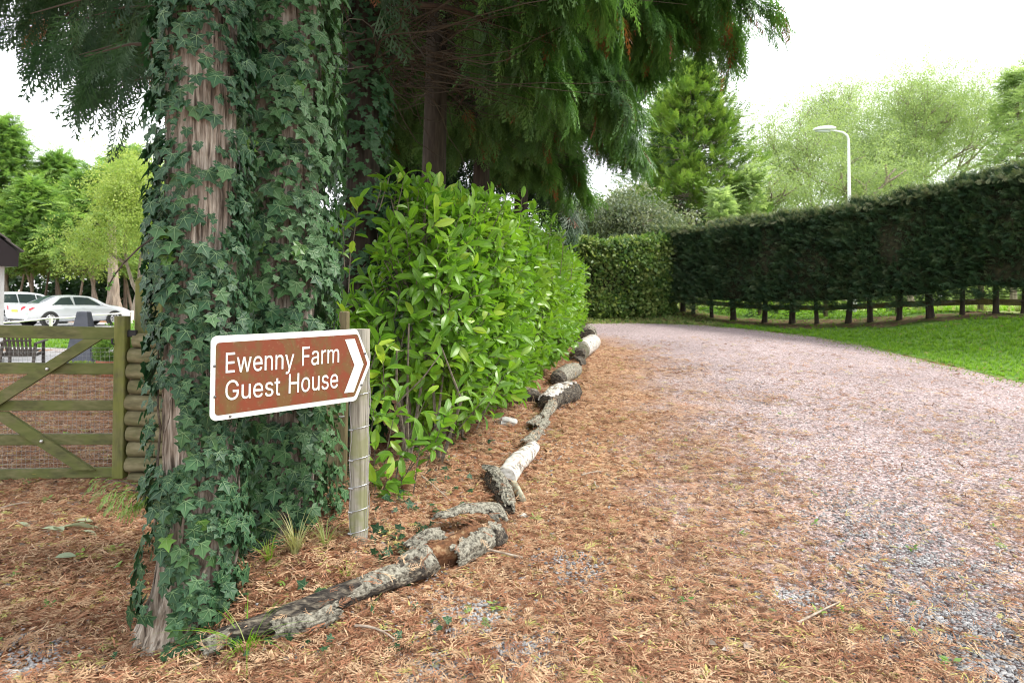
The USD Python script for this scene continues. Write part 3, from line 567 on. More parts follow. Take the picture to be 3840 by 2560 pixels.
o1, _ = cypress("cypress_tree", "thick pale-barked cypress trunk, ivy covered, nearest the camera left of the road sign", P1[0, 0], P1[0, 1], 11, 0.18, 21,
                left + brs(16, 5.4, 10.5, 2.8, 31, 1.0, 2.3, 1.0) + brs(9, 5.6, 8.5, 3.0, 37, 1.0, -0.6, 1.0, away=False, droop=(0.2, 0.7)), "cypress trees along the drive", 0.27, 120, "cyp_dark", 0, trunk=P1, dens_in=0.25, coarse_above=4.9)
obj("trunk", bark_trunk(P1, R1, 150, 300, 3), M["bark"], o1, smooth=True)
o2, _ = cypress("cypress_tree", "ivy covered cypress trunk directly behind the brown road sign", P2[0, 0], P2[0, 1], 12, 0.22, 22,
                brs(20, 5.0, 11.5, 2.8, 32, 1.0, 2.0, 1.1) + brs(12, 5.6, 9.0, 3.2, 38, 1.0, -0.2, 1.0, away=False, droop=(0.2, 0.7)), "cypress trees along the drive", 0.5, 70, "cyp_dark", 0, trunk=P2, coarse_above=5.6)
obj("trunk", bark_trunk(P2, R2, 140, 280, 8), M["bark"], o2, smooth=True)
def dens1(pos, th, z):  # where the ivy leaves bark bare
    u, v = proj(pos)
    bare = (smooth(u, 655, 700) * (1 - smooth(u, 845, 885)) * smooth(v, 60, 140) * (1 - smooth(v, 880, 960)))
    bare = np.maximum(bare, smooth(u, 570, 590) * (1 - smooth(u, 655, 690)) * smooth(v, 1400, 1480) * (1 - smooth(v, 1730, 1790)))
    bare = np.maximum(bare, (1 - smooth(u, 620, 660)) * smooth(u, 520, 560) * smooth(v, 2040, 2100) * (1 - smooth(v, 2400, 2460)))
    bare = np.maximum(bare, (1 - smooth(u, 600, 640)) * smooth(v, 2250, 2330))
    patch = meshkit.fbm(np.stack([u / 90, v / 90, 0 * u], -1), 3, 4)
    edge = 0.5 * smooth(v, 150, 0)
    return np.clip(1.0 - np.where(v > 1300, 0.96, 0.78) * bare + edge * 0.2, 0, 1) * np.clip(0.45 + 1.5 * (patch - 0.35), 0.08, 1)
def dens2(pos, th, z):
    u, v = proj(pos)
    patch = meshkit.fbm(np.stack([u / 80, v / 80, 0 * u + 3], -1), 3, 14)
    bare = np.exp(-((u - 1060) / 70) ** 2 - ((v - 1090) / 70) ** 2) + np.exp(-((u - 1075) / 70) ** 2 - ((v - 1570) / 45) ** 2)
    return np.clip(1.0 - 0.85 * bare, 0, 1) * np.clip(0.85 + 1.2 * (patch - 0.36), 0.45, 1)
ivy_plant("dense ivy with large star-shaped leaves climbing the nearest trunk", P1, R1, dens1, 3700, 0.045, 41, 3.25, thick=0.065, face=(0.42, -0.9))
ivy_plant("dark ivy wrapping the trunk that stands behind the road sign", P2, R2, dens2, 4600, 0.054, 42, 3.9, thick=0.13, face=(0.3, -0.95))

# ------------------------------------------------------------------ the row of dark cypresses behind, along the drive
GRP = "cypress trees along the drive"
row = [("ivy clad cypress trunk in deep shade just left of the laurel top", -1.42, 6.4, 12, 0.19, 51, brs(28, 3.7, 9.0, 3.0, 61, 0.6, -0.1, 1.25, (0.1, 0.6), (0.3, 0.9)), 0.42, 150),
       ("second dark cypress of the shaded row, its boughs hanging furthest over the drive", -1.05, 9.0, 13, 0.20, 52, brs(40, 4.3, 9.5, 4.5, 62, 0.66, 0.0, 1.2, (0.2, 0.7), (0.4, 1.0), 0.52), 0.46, 200),
       ("third shaded cypress, drooping green boughs low above the laurel", -0.55, 12.0, 13, 0.19, 53, brs(38, 4.6, 9.8, 3.3, 63, 0.62, 0.0, 1.25, (0.1, 0.5), (0.4, 0.9), 0.3), 0.50, 170),
       ("furthest cypress of the row, low feathery boughs by the bend", 0.15, 15.2, 13, 0.2, 54, brs(36, 4.8, 10, 2.9, 64, 0.6, 0.0, 1.3, (0.1, 0.5), (0.4, 0.9), 0.2), 0.55, 150)]
for (lab, x, y, h, r0, sd, B, sp, per) in row:
    cypress("cypress_tree", lab, x, y, h, r0, sd, B, GRP, sp, per, "cyp", 620, coarse_above=7.2, dens_in=0.56)
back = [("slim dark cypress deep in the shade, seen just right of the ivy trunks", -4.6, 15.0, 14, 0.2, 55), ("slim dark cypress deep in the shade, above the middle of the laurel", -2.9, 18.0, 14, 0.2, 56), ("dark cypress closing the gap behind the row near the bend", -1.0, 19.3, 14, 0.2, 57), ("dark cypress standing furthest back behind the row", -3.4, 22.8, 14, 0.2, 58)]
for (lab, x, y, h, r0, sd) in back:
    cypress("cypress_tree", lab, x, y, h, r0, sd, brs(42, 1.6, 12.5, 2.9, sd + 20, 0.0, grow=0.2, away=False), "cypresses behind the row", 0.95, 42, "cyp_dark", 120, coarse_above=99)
P3 = np.array([(-1.42, 6.4, float(gz(-1.42, 6.4))), (-1.42, 6.4, 2.5), (-1.40, 6.4, 5.2)])
ivy_plant("shaded ivy on the dim trunk at the left edge of the laurel", P3, np.array([0.22, 0.2, 0.18]), lambda p, t, z: 0.9 * np.ones(len(t)), 1500, 0.065, 43, 4.8, nparts=0, thick=0.08, face=(0.2, -1), stems=5, veins=False)
# ivy creeping over the ground at the foot of the trunks
rng = np.random.default_rng(9); mb = MB()
px = [(1180 + rng.uniform(0, 160), 1620 + rng.uniform(0, 300)) for _ in range(130)] + [(1400 + rng.uniform(0, 450), 1640 + rng.uniform(0, 330)) for _ in range(60)] + [(1380 + rng.uniform(0, 280), 1990 + rng.uniform(0, 130)) for _ in range(40)] + [(480 + rng.uniform(0, 330), 2330 + rng.uniform(0, 150)) for _ in range(34)] + [(800 + rng.uniform(0, 900), 2200 + rng.uniform(0, 300)) for _ in range(34)]
for (u, v) in px:
    p = ground(u, v); p[2] += rng.uniform(0.015, 0.06); s = rng.uniform(0.035, 0.06)
    n = np.array([0, 0, 1.0]) + 0.5 * rng.normal(size=3) + np.array([0.1, -0.5, 0]); n /= np.linalg.norm(n); y = rnd3(rng, 1)[0]; y -= n * (n @ y); y /= np.linalg.norm(y)
    vv, f, a = IVY[int(rng.random() < .4)]; mb.add(((vv * s) @ np.stack([np.cross(y, n), y, n], 1).T + p, f), a)
g = obj("ground_ivy", mb.mesh(), M["ivy"], prim={"vein": mb.attr()}); tag(g, "scattered ivy leaves creeping over the brown litter below sign and laurel", "ivy", kind="stuff")
# trailing shoot of ivy left of the trunk
rng = np.random.default_rng(19)
o = thing("ivy_shoot", "thin dark trailing ivy shoot reaching left from the big trunk above the gate post", "ivy shoot")
K = np.array([at(u, v, 2.9) for (u, v) in [(575, 890), (520, 930), (465, 985), (430, 1030), (412, 1062), (405, 1078)]])
obj("stem", tube(K, np.linspace(0.0045, 0.0022, 6), 5), M["bark_dark"], o)
for k in range(9):
    t = rng.uniform(0.15, 1.0) if k > 1 else 1.0; p = np.array([np.interp(t, np.linspace(0, 1, 6), K[:, c]) for c in range(3)]); s = rng.uniform(0.012, 0.022)
    n = np.array([0.2, -1, 0.4]) + 0.5 * rng.normal(size=3); n /= np.linalg.norm(n); y = np.array([0, 0, -1.0]) + 0.8 * rng.normal(size=3); y -= n * (n @ y); y /= np.linalg.norm(y)
    vv, f, a = IVY_LO[0]; obj("leaf", ((vv * s) @ np.stack([np.cross(y, n), y, n], 1).T + p, f), M["ivy_bright"], o)
# green cypress sprig low beside the trunk
o = thing("cypress_sprig", "small bright green cypress sprig growing low between gate and trunk", "sprig")
rt = at(575, 1850, 3.5)
for (u, v, l) in [(360, 1790, 0.36), (400, 1850, 0.30), (470, 1900, 0.26), (520, 1870, 0.25)]:
    e = at(u, v, 3.7); d = e - rt; L = np.linalg.norm(d); Rm = frames(d[None], np.array([[0, -0.6, 1.0]]))[0]
    for q in range(9):
        f_ = 0.25 + 0.75 * q / 8; sd_ = 1 if q % 2 else -1; dq = d / L + sd_ * 0.75 * Rm[:, 1] * (1 - 0.6 * (q == 8)) + np.array([0, 0, -0.35]); Rq = frames(dq[None], np.array([[0.1 * sd_, -0.5, 1.0]]))[0]
        obj("spray", xf(cypress_spray(int(u) + q, 7, 1.0, 0.3, 3, 0.045), Rq, rt + d * f_, L * (0.52 - 0.25 * f_)), M["fresh"], o)
    obj("stalk", tube([rt, rt + d * 0.5 + np.array([0, 0, 0.02]), rt + d * 0.9], [0.006, 0.004, 0.002], 5), M["bark_red"], o)

# ------------------------------------------------------------------ laurel hedge
rng = np.random.default_rng(77)
def laurel_leaf(bend=0.3, fold=0.12):
    ys_ = np.array([0, 0.07, 0.25, 0.5, 0.75, 0.92, 1.0]); ws = np.array([0.012, 0.012, 0.13, 0.19, 0.18, 0.09, 0.0])
    V, A = [], []
    for y, w in zip(ys_, ws):
        z = -bend * y * y
        for sx, vn in ((-1, 0), (-0.10, .0), (0, 0.55), (0.10, 0.0), (1, 0)):
            V.append((sx * w, y, z + fold * abs(sx) * w * 2.0)); A.append(vn)
    F = []
    for r in range(len(ys_) - 1):
        for c in range(4):
            a = r * 5 + c; F += [[a, a + 1, a + 6], [a, a + 6, a + 5]]
    return np.array(V), np.array(F), np.array(A)
LLV = [laurel_leaf(0.18, 0.25), laurel_leaf(0.35, 0.2), laurel_leaf(0.05, 0.4), laurel_leaf(0.5, 0.1)]
def lxc(y): return -0.80 + 0.183 * (y - 5) 
def lsd(p):
    """distance to the hedge's rounded body, negative inside"""
    y = p[:, 1]; x = p[:, 0] - lxc(y); g = gz(p[:, 0], y)
    hw = 0.40 + 0.12 * smooth(y, 5, 7) ; z0, z1 = g + 0.22 + 0.15 * (1 - smooth(y, 5.2, 6.4)), g + 2.06 - 0.12 * smooth(y, 6, 9) - 0.10 * smooth(y, 9, 13)
    r = 0.42; q = np.stack([np.abs(x) - hw + r, np.maximum(5.0 - y, y - 14.3) + r, np.abs(p[:, 2] - (z0 + z1) / 2) - (z1 - z0) / 2 + r], 1)
    d = np.linalg.norm(np.maximum(q, 0), axis=1) + np.minimum(q.max(1), 0) - r
    return d - 0.50 * (meshkit.fbm(p * np.array([1.5, 1.5, 1.5]), 3, 33) - 0.5) + 0.55 * np.clip((p[:, 2] - g - 1.0), 0, 2) * (1 - smooth(x + 0.25 * (y - 5), -0.55, 0.1)) * (1 - smooth(y, 5.6, 7.5))
C = np.stack([rng.uniform(-2.4, 2.4, 140000), 4.4 + 10.2 * rng.random(140000) ** 1.35, rng.uniform(0.1, 3.1, 140000)], 1)
d = lsd(C); k = (d < 0.0) & (d > -0.38) & (rng.random(len(d)) < np.where(d > -0.16, 1.0, 0.35)); C, d = C[k], d[k]
e = 0.02; G = np.stack([(lsd(C + e * np.eye(3)[a]) - lsd(C - e * np.eye(3)[a])) for a in range(3)], 1); G /= np.linalg.norm(G, axis=1, keepdims=True) + 1e-9
vis = (G[:, 0] > -0.45) | (G[:, 1] < -0.2); C, G, d = C[vis], G[vis], d[vis]
nsh = min(len(C), 2700); C, G, d = C[:nsh], G[:nsh], d[:nsh]
# a few bold shoots that stand above the top at the near end, and low ones beside the post
for (u, v, Y) in [(1440 + 37 * q, 690 + 14 * q + (q % 3) * 28, 5.3 + 0.16 * q) for q in range(20)] + [(1420, 700, 5.3), (1470, 720, 5.4), (1530, 745, 5.5), (1600, 700, 5.6), (1650, 770, 5.6), (1500, 700, 5.3), (1830, 800, 6.4), (1885, 770, 6.6), (1950, 790, 7), (1990, 800, 7.4), (1330, 830, 5.2), (1290, 900, 5.1), (1310, 1000, 5.0), (1300, 1220, 4.95), (1560, 760, 5.4), (1750, 800, 6), (1700, 800, 5.8), (2060, 850, 8.4), (2110, 880, 9.5)]:
    C = np.vstack([C, at(u, v + 40, Y)]); G = np.vstack([G, [0.1, -0.15, 1.6]]); d = np.r_[d, 0]
for (u, v, Y) in [(1420, 1590, 4.5), (1480, 1560, 4.5), (1560, 1580, 4.6), (1600, 1640, 4.6), (1640, 1600, 4.7), (1450, 1690, 4.4), (1400, 1780, 4.35), (1430, 1850, 4.3), (1400, 1900, 4.25), (1500, 1840, 4.35), (1560, 1780, 4.4), (1620, 1690, 4.5), (1500, 1720, 4.4), (1680, 1560, 4.8), (1760, 1560, 5.0), (1820, 1540, 5.2), (1580, 1700, 4.5), (1390, 1640, 4.4), (1400, 1520, 4.5), (1440, 1440, 4.5), (1400, 1350, 4.6)]:
    C = np.vstack([C, at(u, v, Y)]); G = np.vstack([G, [0.5, -0.5, 0.6]]); d = np.r_[d, 0]
lo = thing("laurel_hedge", "big glossy bright green laurel hedge along the drive behind the sign post", "laurel hedge")
LV = []
stems = MB()
for c, g, dd in zip(C, G, d):
    ax = g * 0.8 + np.array([0, 0, 0.75]) + 0.35 * rng.normal(size=3); ax /= np.linalg.norm(ax)
    L = rng.uniform(0.14, 0.26); nl = rng.integers(6, 10) if c[1] < 9 else rng.integers(6, 9)
    stems.add(tube([c - ax * L * 0.6, c + ax * L * 0.3, c + ax * L], [0.005, 0.004, 0.002], 3, False))
    a0 = rng.uniform(0, 6.28); ref = np.cross(ax, [0.3, 0.2, 1.0]); ref /= np.linalg.norm(ref); ref2 = np.cross(ax, ref)
    sc = 0.125 * rng.uniform(0.8, 1.2)
    for q in range(nl):
        t = q / (nl - 1); a = a0 + 2.4 * q; r = math.cos(a) * ref + math.sin(a) * ref2
        op = 1.15 - 0.75 * t ** 2 + rng.normal() * 0.15
        y = r * math.sin(op) + ax * math.cos(op) + np.array([0, 0, -0.12]); y /= np.linalg.norm(y)
        n = ax * 1.0 - y * (ax @ y) + 0.25 * rng.normal(size=3); n -= y * (n @ y); n /= np.linalg.norm(n)
        s = sc * (0.75 + 0.35 * math.sin(math.pi * min(1, 0.25 + 0.75 * (1 - t)))) * rng.uniform(0.85, 1.15)
        LV.append((c + ax * L * (t * 1.0 - 0.1), np.stack([np.cross(y, n), y, n], 1), s)); 
pp = np.array([a[0] for a in LV]); ss = np.array([a[2] for a in LV]); nn = np.array([a[1][:, 2] for a in LV])
dist = np.linalg.norm(pp - [0, 0, EYE], axis=1); view = (np.array([0, 0, EYE]) - pp) / dist[:, None]; dsurf = lsd(pp)
score = ss / dist * (0.4 + np.abs(np.sum(nn * view, 1))) * smooth(dsurf, -0.2, 0.02)
order = np.argsort(-score); mb = MB()
for k in order[:300]:
    p, Rm, s = LV[k]; v, f, a = LLV[k % 4]; obj("leaf", ((v * s) @ Rm.T + p, f), M["laurel"], lo, prim={"vein": a}, smooth=True)
for k in order[300:]:
    p, Rm, s = LV[k]; v, f, a = LLV[k % 4]; mb.add(((v * s) @ Rm.T + p, f), a)
obj("leaves", mb.mesh(), M["laurel"], lo, prim={"vein": mb.attr()}, kind="stuff", smooth=True)
for k in range(46):
    y = 4.9 + 9.2 * rng.random() ** 1.3; x = lxc(y) + rng.uniform(-0.25, 0.25); b = np.array([x, y, float(gz(x, y)) - 0.05])
    for q in range(3):
        a = rng.uniform(0, 6.28); e_ = b + np.array([math.cos(a) * 0.22, math.sin(a) * 0.25, rng.uniform(0.9, 1.5)]); m_ = (b + e_) / 2 + 0.12 * rng.normal(size=3)
        stems.add(tube([b, m_, e_], [0.016, 0.011, 0.005], 5, False))
for (u0, v0, u1, v1) in [(1465, 1880, 1530, 1470), (1500, 1500, 1650, 1330), (1440, 1900, 1560, 1700)]:
    stems.add(tube([at(u0, v0, 4.5), at((u0 + u1) / 2 + 12, (v0 + v1) / 2, 4.5), at(u1, v1, 4.55)], [0.006, 0.005, 0.003], 6, False))
M["laurel_stem"] = noisemat("laurel_stem_bark", [(0.3, (0.07, 0.06, 0.045)), (0.7, (0.20, 0.17, 0.13))], (30, 30, 30), 3, 0.85, 0.3, 0.003)
obj("stems", stems.mesh(), M["laurel_stem"], lo, kind="stuff")

# ------------------------------------------------------------------ trimmed hedges on the far side
def hedge_cloud(line, h0, h1, width, n, seed, bump=0.16, end=0.0):
    """points and outward normals on the near face and top of a trimmed hedge standing along a line (z from h0 to h1 above ground)"""
    rng = np.random.default_rng(seed); seg = np.linalg.norm(np.diff(line, axis=0), axis=1); s = np.r_[0, np.cumsum(seg)]
    t = rng.uniform(0, s[-1], n); bx = np.stack([np.interp(t, s, line[:, k]) for k in (0, 1)], 1)
    tx = np.stack([np.interp(t + 0.1, s, line[:, k]) - np.interp(t - 0.1, s, line[:, k]) for k in (0, 1)], 1); tx /= np.linalg.norm(tx, axis=1, keepdims=True)
    nx = np.stack([tx[:, 1], -tx[:, 0]], 1); sg_ = np.sign(np.sum(nx * -bx, 1))[:, None]; nx = nx * sg_        # towards the camera
    top = rng.random(n) < width / (width + (h1 - h0)) * 0.9
    w = np.where(top, rng.uniform(0, width, n), 0.0); z = np.where(top, h1, rng.uniform(h0, h1, n))
    g = gz(bx[:, 0], bx[:, 1]); z = z + end * (1 - smooth(t, 0, 4.5)) * (z - h0) / (h1 - h0); q = np.stack([t * 1.1, z * 1.1, 0 * z + seed], -1)
    b = (meshkit.fbm(q, 3, seed) - 0.5) * 2 * bump
    rag = (meshkit.fbm(np.stack([t * 2.2, 0 * t, 0 * t + seed + 9], -1), 3, seed) - 0.5)
    z = np.where(top, z, z + 0.45 * rag * (1 - smooth(z, h0, h0 + 0.6)))
    P = np.stack([bx[:, 0] + nx[:, 0] * (width / 2 - w + b * ~top), bx[:, 1] + nx[:, 1] * (width / 2 - w + b * ~top), g + z + np.where(top, b * 0.8, 0) - 0.10 * (~top) * smooth(z, h1 - 0.3, h1)], 1)
    N = np.where(top[:, None], [[0, 0, 1.0]], np.c_[nx, 0.15 * np.ones(n)])
    return P, N, t, z, rng
def hedge_core(line, h0, h1, width, seed, k=60, end=0.0):
    s = np.r_[0, np.cumsum(np.linalg.norm(np.diff(line, axis=0), axis=1))]; t = np.linspace(0, s[-1], k)
    b = np.stack([np.interp(t, s, line[:, c]) for c in (0, 1)], 1); tx = np.gradient(b, axis=0); tx /= np.linalg.norm(tx, axis=1, keepdims=True); nx = np.stack([tx[:, 1], -tx[:, 0]], 1)
    g = gz(b[:, 0], b[:, 1]); ring = [(-.5, h0 + .15), (-.55, (h0 + h1) / 2), (-.5, h1 - .12), (0, h1 - 0.05), (.5, h1 - .12), (.55, (h0 + h1) / 2), (.5, h0 + .15), (0, h0 + 0.05)]; m = len(ring)
    V = np.stack([np.c_[b + nx * (w * (width - 0.24)), g + z] for w, z in ring], 1).reshape(-1, 3)
    V[:, 2] += np.repeat(end * (1 - smooth(t, 0, 4.5)), m) * np.tile([(z - h0) / (h1 - h0) for _, z in ring], k)
    V += (meshkit.noise(V * 2.1, seed)[:, None] - 0.5) * 0.16
    i, j = np.meshgrid(np.arange(k - 1), np.arange(m), indexing="ij"); F = quads(np.stack([i * m + j, i * m + (j + 1) % m, (i + 1) * m + (j + 1) % m, (i + 1) * m + j], -1).reshape(-1, 4))
    return V, F
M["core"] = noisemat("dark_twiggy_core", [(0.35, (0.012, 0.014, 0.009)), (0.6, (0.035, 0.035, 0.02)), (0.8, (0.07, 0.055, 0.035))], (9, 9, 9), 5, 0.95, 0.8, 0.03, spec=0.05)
hl = resample(HB[::-1], 40)
h = thing("conifer_hedge", "long tall dark green trimmed conifer hedge on bare trunks above the grass bank", "hedge")
H1 = 3.20
P, N, t, z, rng = hedge_cloud(hl, 0.42, H1, 1.3, 27000, 5, 0.28, end=-0.42)
D = N * 0.9 + 0.55 * rnd3(rng, len(P)) + np.array([0, 0, 0.2])
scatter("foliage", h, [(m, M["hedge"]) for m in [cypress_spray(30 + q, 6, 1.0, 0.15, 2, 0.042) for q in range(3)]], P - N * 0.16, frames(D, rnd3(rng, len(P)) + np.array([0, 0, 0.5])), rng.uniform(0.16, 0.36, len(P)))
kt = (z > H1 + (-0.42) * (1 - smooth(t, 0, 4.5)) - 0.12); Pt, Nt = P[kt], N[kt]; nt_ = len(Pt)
scatter("clipped_tips", h, [(cypress_spray(36, 5, 1.0, 0.1, 2, 0.06), M["hedge_tip"])], Pt + Nt * 0.02, frames(Nt * 0.5 + 0.8 * rnd3(rng, nt_) + np.array([0, 0, 0.3]), Nt + 0.6 * rnd3(rng, nt_)), rng.uniform(0.12, 0.24, nt_))  # pale tips paint the sky light along the clipped top
obj("inner_growth", hedge_core(hl, 0.62, H1, 1.3, 6, end=-0.42), M["core"], h, smooth=True, kind="stuff")
def on_line(u, line):
    """the point of a ground line that is seen in picture column u"""
    x = np.array([proj(np.array([p[0], p[1], float(gz(*p)) + 0.2]))[0] for p in line]); k = np.argsort(x)
    return np.array([np.interp(u, x[k], line[k, 0]), np.interp(u, x[k], line[k, 1])])
hfine = resample(HB[::-1], 200)
for u in [2560, 2600, 2670, 2752, 2867, 2971, 3065, 3180, 3265, 3371, 3491, 3609, 3735, 3842, 3980]:
    p = on_line(u, hfine); g = float(gz(*p)); r = rng.uniform(0.055, 0.10); ln = rng.normal(size=2) * 0.07
    obj("trunk", tube([(p[0], p[1], g - 0.1), (p[0] + ln[0] * .2, p[1] + ln[1] * .2, g + 0.15), (p[0] + ln[0], p[1] + ln[1], g + 1.2)], [r * 1.35, r, r * 0.8], 9), M["bark_dark"], h, smooth=True)
tw = MB()
for q in range(150):
    p = hfine[rng.integers(30, 190)]; g = float(gz(*p)); a = rng.uniform(0, 6.28); l = rng.uniform(0.3, 0.9); s = np.array([p[0], p[1], g + rng.uniform(0.25, 0.8)])
    tw.add(tube([s, s + np.array([math.cos(a) * l * .5, math.sin(a) * l * .5, 0.03]), s + np.array([math.cos(a) * l, math.sin(a) * l, rng.uniform(-.25, .1)])], [0.010, 0.007, 0.003], 4, False))
obj("dead_twigs", tw.mesh(), M["bark_dark"], h, kind="stuff")
# beech hedge left of it
bl = resample(BB, 30)
h = thing("beech_hedge", "lower trimmed hedge of rounded yellow green leaves at the bend of the drive", "hedge")
P, N, t, z, rng = hedge_cloud(bl, 0.05, 2.45, 1.2, 5600, 15, 0.22, end=0.16)
BL = [leaf_cluster(60 + q, 20, 0.20, 0.12, 0.09, 0.9) for q in range(3)]
scatter("foliage", h, [(m, M["beech"]) for m in BL], P - N * 0.08, frames(rnd3(rng, len(P)), rnd3(rng, len(P))), rng.uniform(0.8, 1.3, len(P)))
obj("inner_growth", hedge_core(bl, 0.0, 2.4, 1.2, 7, 40, end=0.16), M["core"], h, smooth=True, kind="stuff")
# low post and rail fence behind the hedge trunks
off = np.array([0.75, 0.62]); f = thing("rail_fence", "low dark wooden rail fence behind the bare hedge trunks", "fence")
fl = hfine + off
pts = [on_line(u, hfine) + off for u in (2480, 2788, 3036, 3310, 3627, 3960)]
for a in pts:
    g = float(gz(*a)); obj("post", box(0.10, 0.10, 1.1, (a[0], a[1], g + 0.45), 0.008), M["post_dark"], f)
for a, b in zip(pts[:-1], pts[1:]):
    obj("rail", bar((a[0] - 0.06, a[1] - 0.06, float(gz(*a)) + 0.27), (b[0] - 0.06, b[1] - 0.06, float(gz(*b)) + 0.27), 0.15, 0.04), M["post_dark"], f)
a = on_line(3093, hfine) + 1.9 * off
o = thing("white_post", "short white post behind the conifer hedge, seen between trunks", "post", (a[0], a[1], float(gz(*a))))
obj("shaft", box(0.13, 0.13, 1.5, (0, 0, 0.7), 0.01), plainmat("white_post_paint", (0.8, 0.8, 0.78), 0.5), o)
obj("cap", box(0.16, 0.16, 0.05, (0, 0, 1.477), 0.01), plainmat("post_cap_grey", (0.55, 0.55, 0.55), 0.5), o)

# ------------------------------------------------------------------ street lamp
M["lamp"] = plainmat("pale_grey_paint", (0.62, 0.66, 0.64), 0.4)
Lb = at(3189, 1170, 27.0); lb = np.array([Lb[0], 27.0, float(gz(Lb[0], 27.0))])
o = thing("street_lamp", "tall pale street lamp with curved arm rising behind the dark hedge", "street lamp")
top = at(3182, 525, 27.0); bend = [top + np.array([0, 0, 0]), at(3176, 508, 27.0), at(3160, 497, 27), at(3130, 491, 27.0)]
obj("column", tube([lb - [0, 0, .2], lb + [0, 0, 1.4], lb + [0, 0, 1.45], lb + (top - lb) * 0.7, top], [0.10, 0.10, 0.075, 0.066, 0.05], 14), M["lamp"], o, smooth=True)
obj("arm", tube([top] + bend[1:] + [at(3112, 489, 27.0)], [0.05, 0.045, 0.04, 0.036, 0.03], 10), M["lamp"], o, smooth=True)
hd = trimesh.creation.icosphere(3); v = np.array(hd.vertices); L = 0.46
v = v * np.array([0.46, 0.17, 0.12 ]); v[:, 2] = np.where(v[:, 2] < 0, v[:, 2] * 0.55, v[:, 2]); v[:, 1] *= 1 - 0.25 * v[:, 0] / 0.46
obj("lantern_housing", (v @ np.array([[math.cos(.1), 0, math.sin(.1)], [0, 1, 0], [-math.sin(.1), 0, math.cos(.1)]]) + at(3092, 484, 27.0), np.array(hd.faces)), M["lamp"], o, smooth=True)
v2 = np.array(hd.vertices) * np.array([0.30, 0.13, 0.07]); v2[:, 2] = np.minimum(v2[:, 2], 0)
obj("lens", (v2 + at(3085, 489, 27.0) + [0, 0, -0.035], np.array(hd.faces)), plainmat("lamp_lens", (0.5, 0.55, 0.58), 0.15), o, smooth=True)

# ------------------------------------------------------------------ far trees
def conifer(name, label, x, y, h, R, zb, seed, mat, n_tip=170, per=8, sp=0.85, group=None, up=0.25, lean=(0, 0), r0=0.16, bark="bark_far", power=0.85, tip=1.0, extra_trunks=(), spr=None, fill=500, inner="gold_inner"):
    rng = np.random.default_rng(seed); g = float(gz(x, y)); o = thing(name, label, "tree", group=group)
    P, Rr, n = trunk_tube((x, y, g), h * 0.96, r0, 0.03, seed, lean, 10, 10); obj("trunk", tube(P, Rr, n), M[bark], o, smooth=True)
    for (dx, dy, lx, ly, r) in extra_trunks:
        q = np.array([[x + dx, y + dy, g - .1], [x + dx + lx * .5, y + dy + ly * .5, g + h * .2], [x + dx + lx, y + dy + ly, g + h * .4]]); obj("trunk", tube(q, [r * 1.4, r, r * .7], 8), M[bark], o, smooth=True)
    f = rng.random(n_tip) ** 0.8; zz = zb + (h - zb) * f; az = rng.uniform(0, 6.28, n_tip); low = np.minimum(1, 0.55 + f * 3.0)
    rr = R * ((1 - f) ** power * low + 0.03) * rng.uniform(0.62, 1.1, n_tip)
    tips = np.stack([np.interp(zz, P[:, 2] - g, P[:, 0]) + np.cos(az) * rr, np.interp(zz, P[:, 2] - g, P[:, 1]) + np.sin(az) * rr, g + zz], 1)
    bm = MB()
    for k in range(n_tip):
        c = np.array([np.interp(zz[k], P[:, 2] - g, P[:, 0]), np.interp(zz[k], P[:, 2] - g, P[:, 1]), g + zz[k] - 0.3 * rr[k] * up])
        bm.add(tube([c, (c + tips[k]) / 2 + [0, 0, -0.05 * rr[k]], tips[k]], [0.035, 0.02, 0.008], 4, False))
    obj("branches", bm.mesh(), M[bark], o, kind="stuff")
    i = np.repeat(np.arange(n_tip), per); out = np.stack([np.cos(az[i]), np.sin(az[i]), 0 * i], 1); m = len(i)
    back = rng.random(m) ** 1.2
    pos = tips[i] - out * (back * np.minimum(rr[i], 1.6))[:, None] * 0.8 + 0.28 * sp * rng.normal(size=(m, 3))
    D = out * rng.uniform(0.4, 1.1, (m, 1)) + 0.55 * rnd3(rng, m) + np.array([0, 0, up])
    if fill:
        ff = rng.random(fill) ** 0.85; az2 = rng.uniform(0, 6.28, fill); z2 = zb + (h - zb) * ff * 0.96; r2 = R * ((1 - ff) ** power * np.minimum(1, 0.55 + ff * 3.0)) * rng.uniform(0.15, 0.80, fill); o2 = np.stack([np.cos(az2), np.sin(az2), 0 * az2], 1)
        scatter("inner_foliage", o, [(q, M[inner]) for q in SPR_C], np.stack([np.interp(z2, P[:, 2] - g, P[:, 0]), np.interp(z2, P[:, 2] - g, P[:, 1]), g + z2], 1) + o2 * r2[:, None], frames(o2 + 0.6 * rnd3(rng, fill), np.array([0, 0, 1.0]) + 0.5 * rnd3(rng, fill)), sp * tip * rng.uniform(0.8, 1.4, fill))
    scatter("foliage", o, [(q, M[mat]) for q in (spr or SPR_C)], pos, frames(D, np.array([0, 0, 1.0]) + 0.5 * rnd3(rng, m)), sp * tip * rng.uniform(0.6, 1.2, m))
    return o
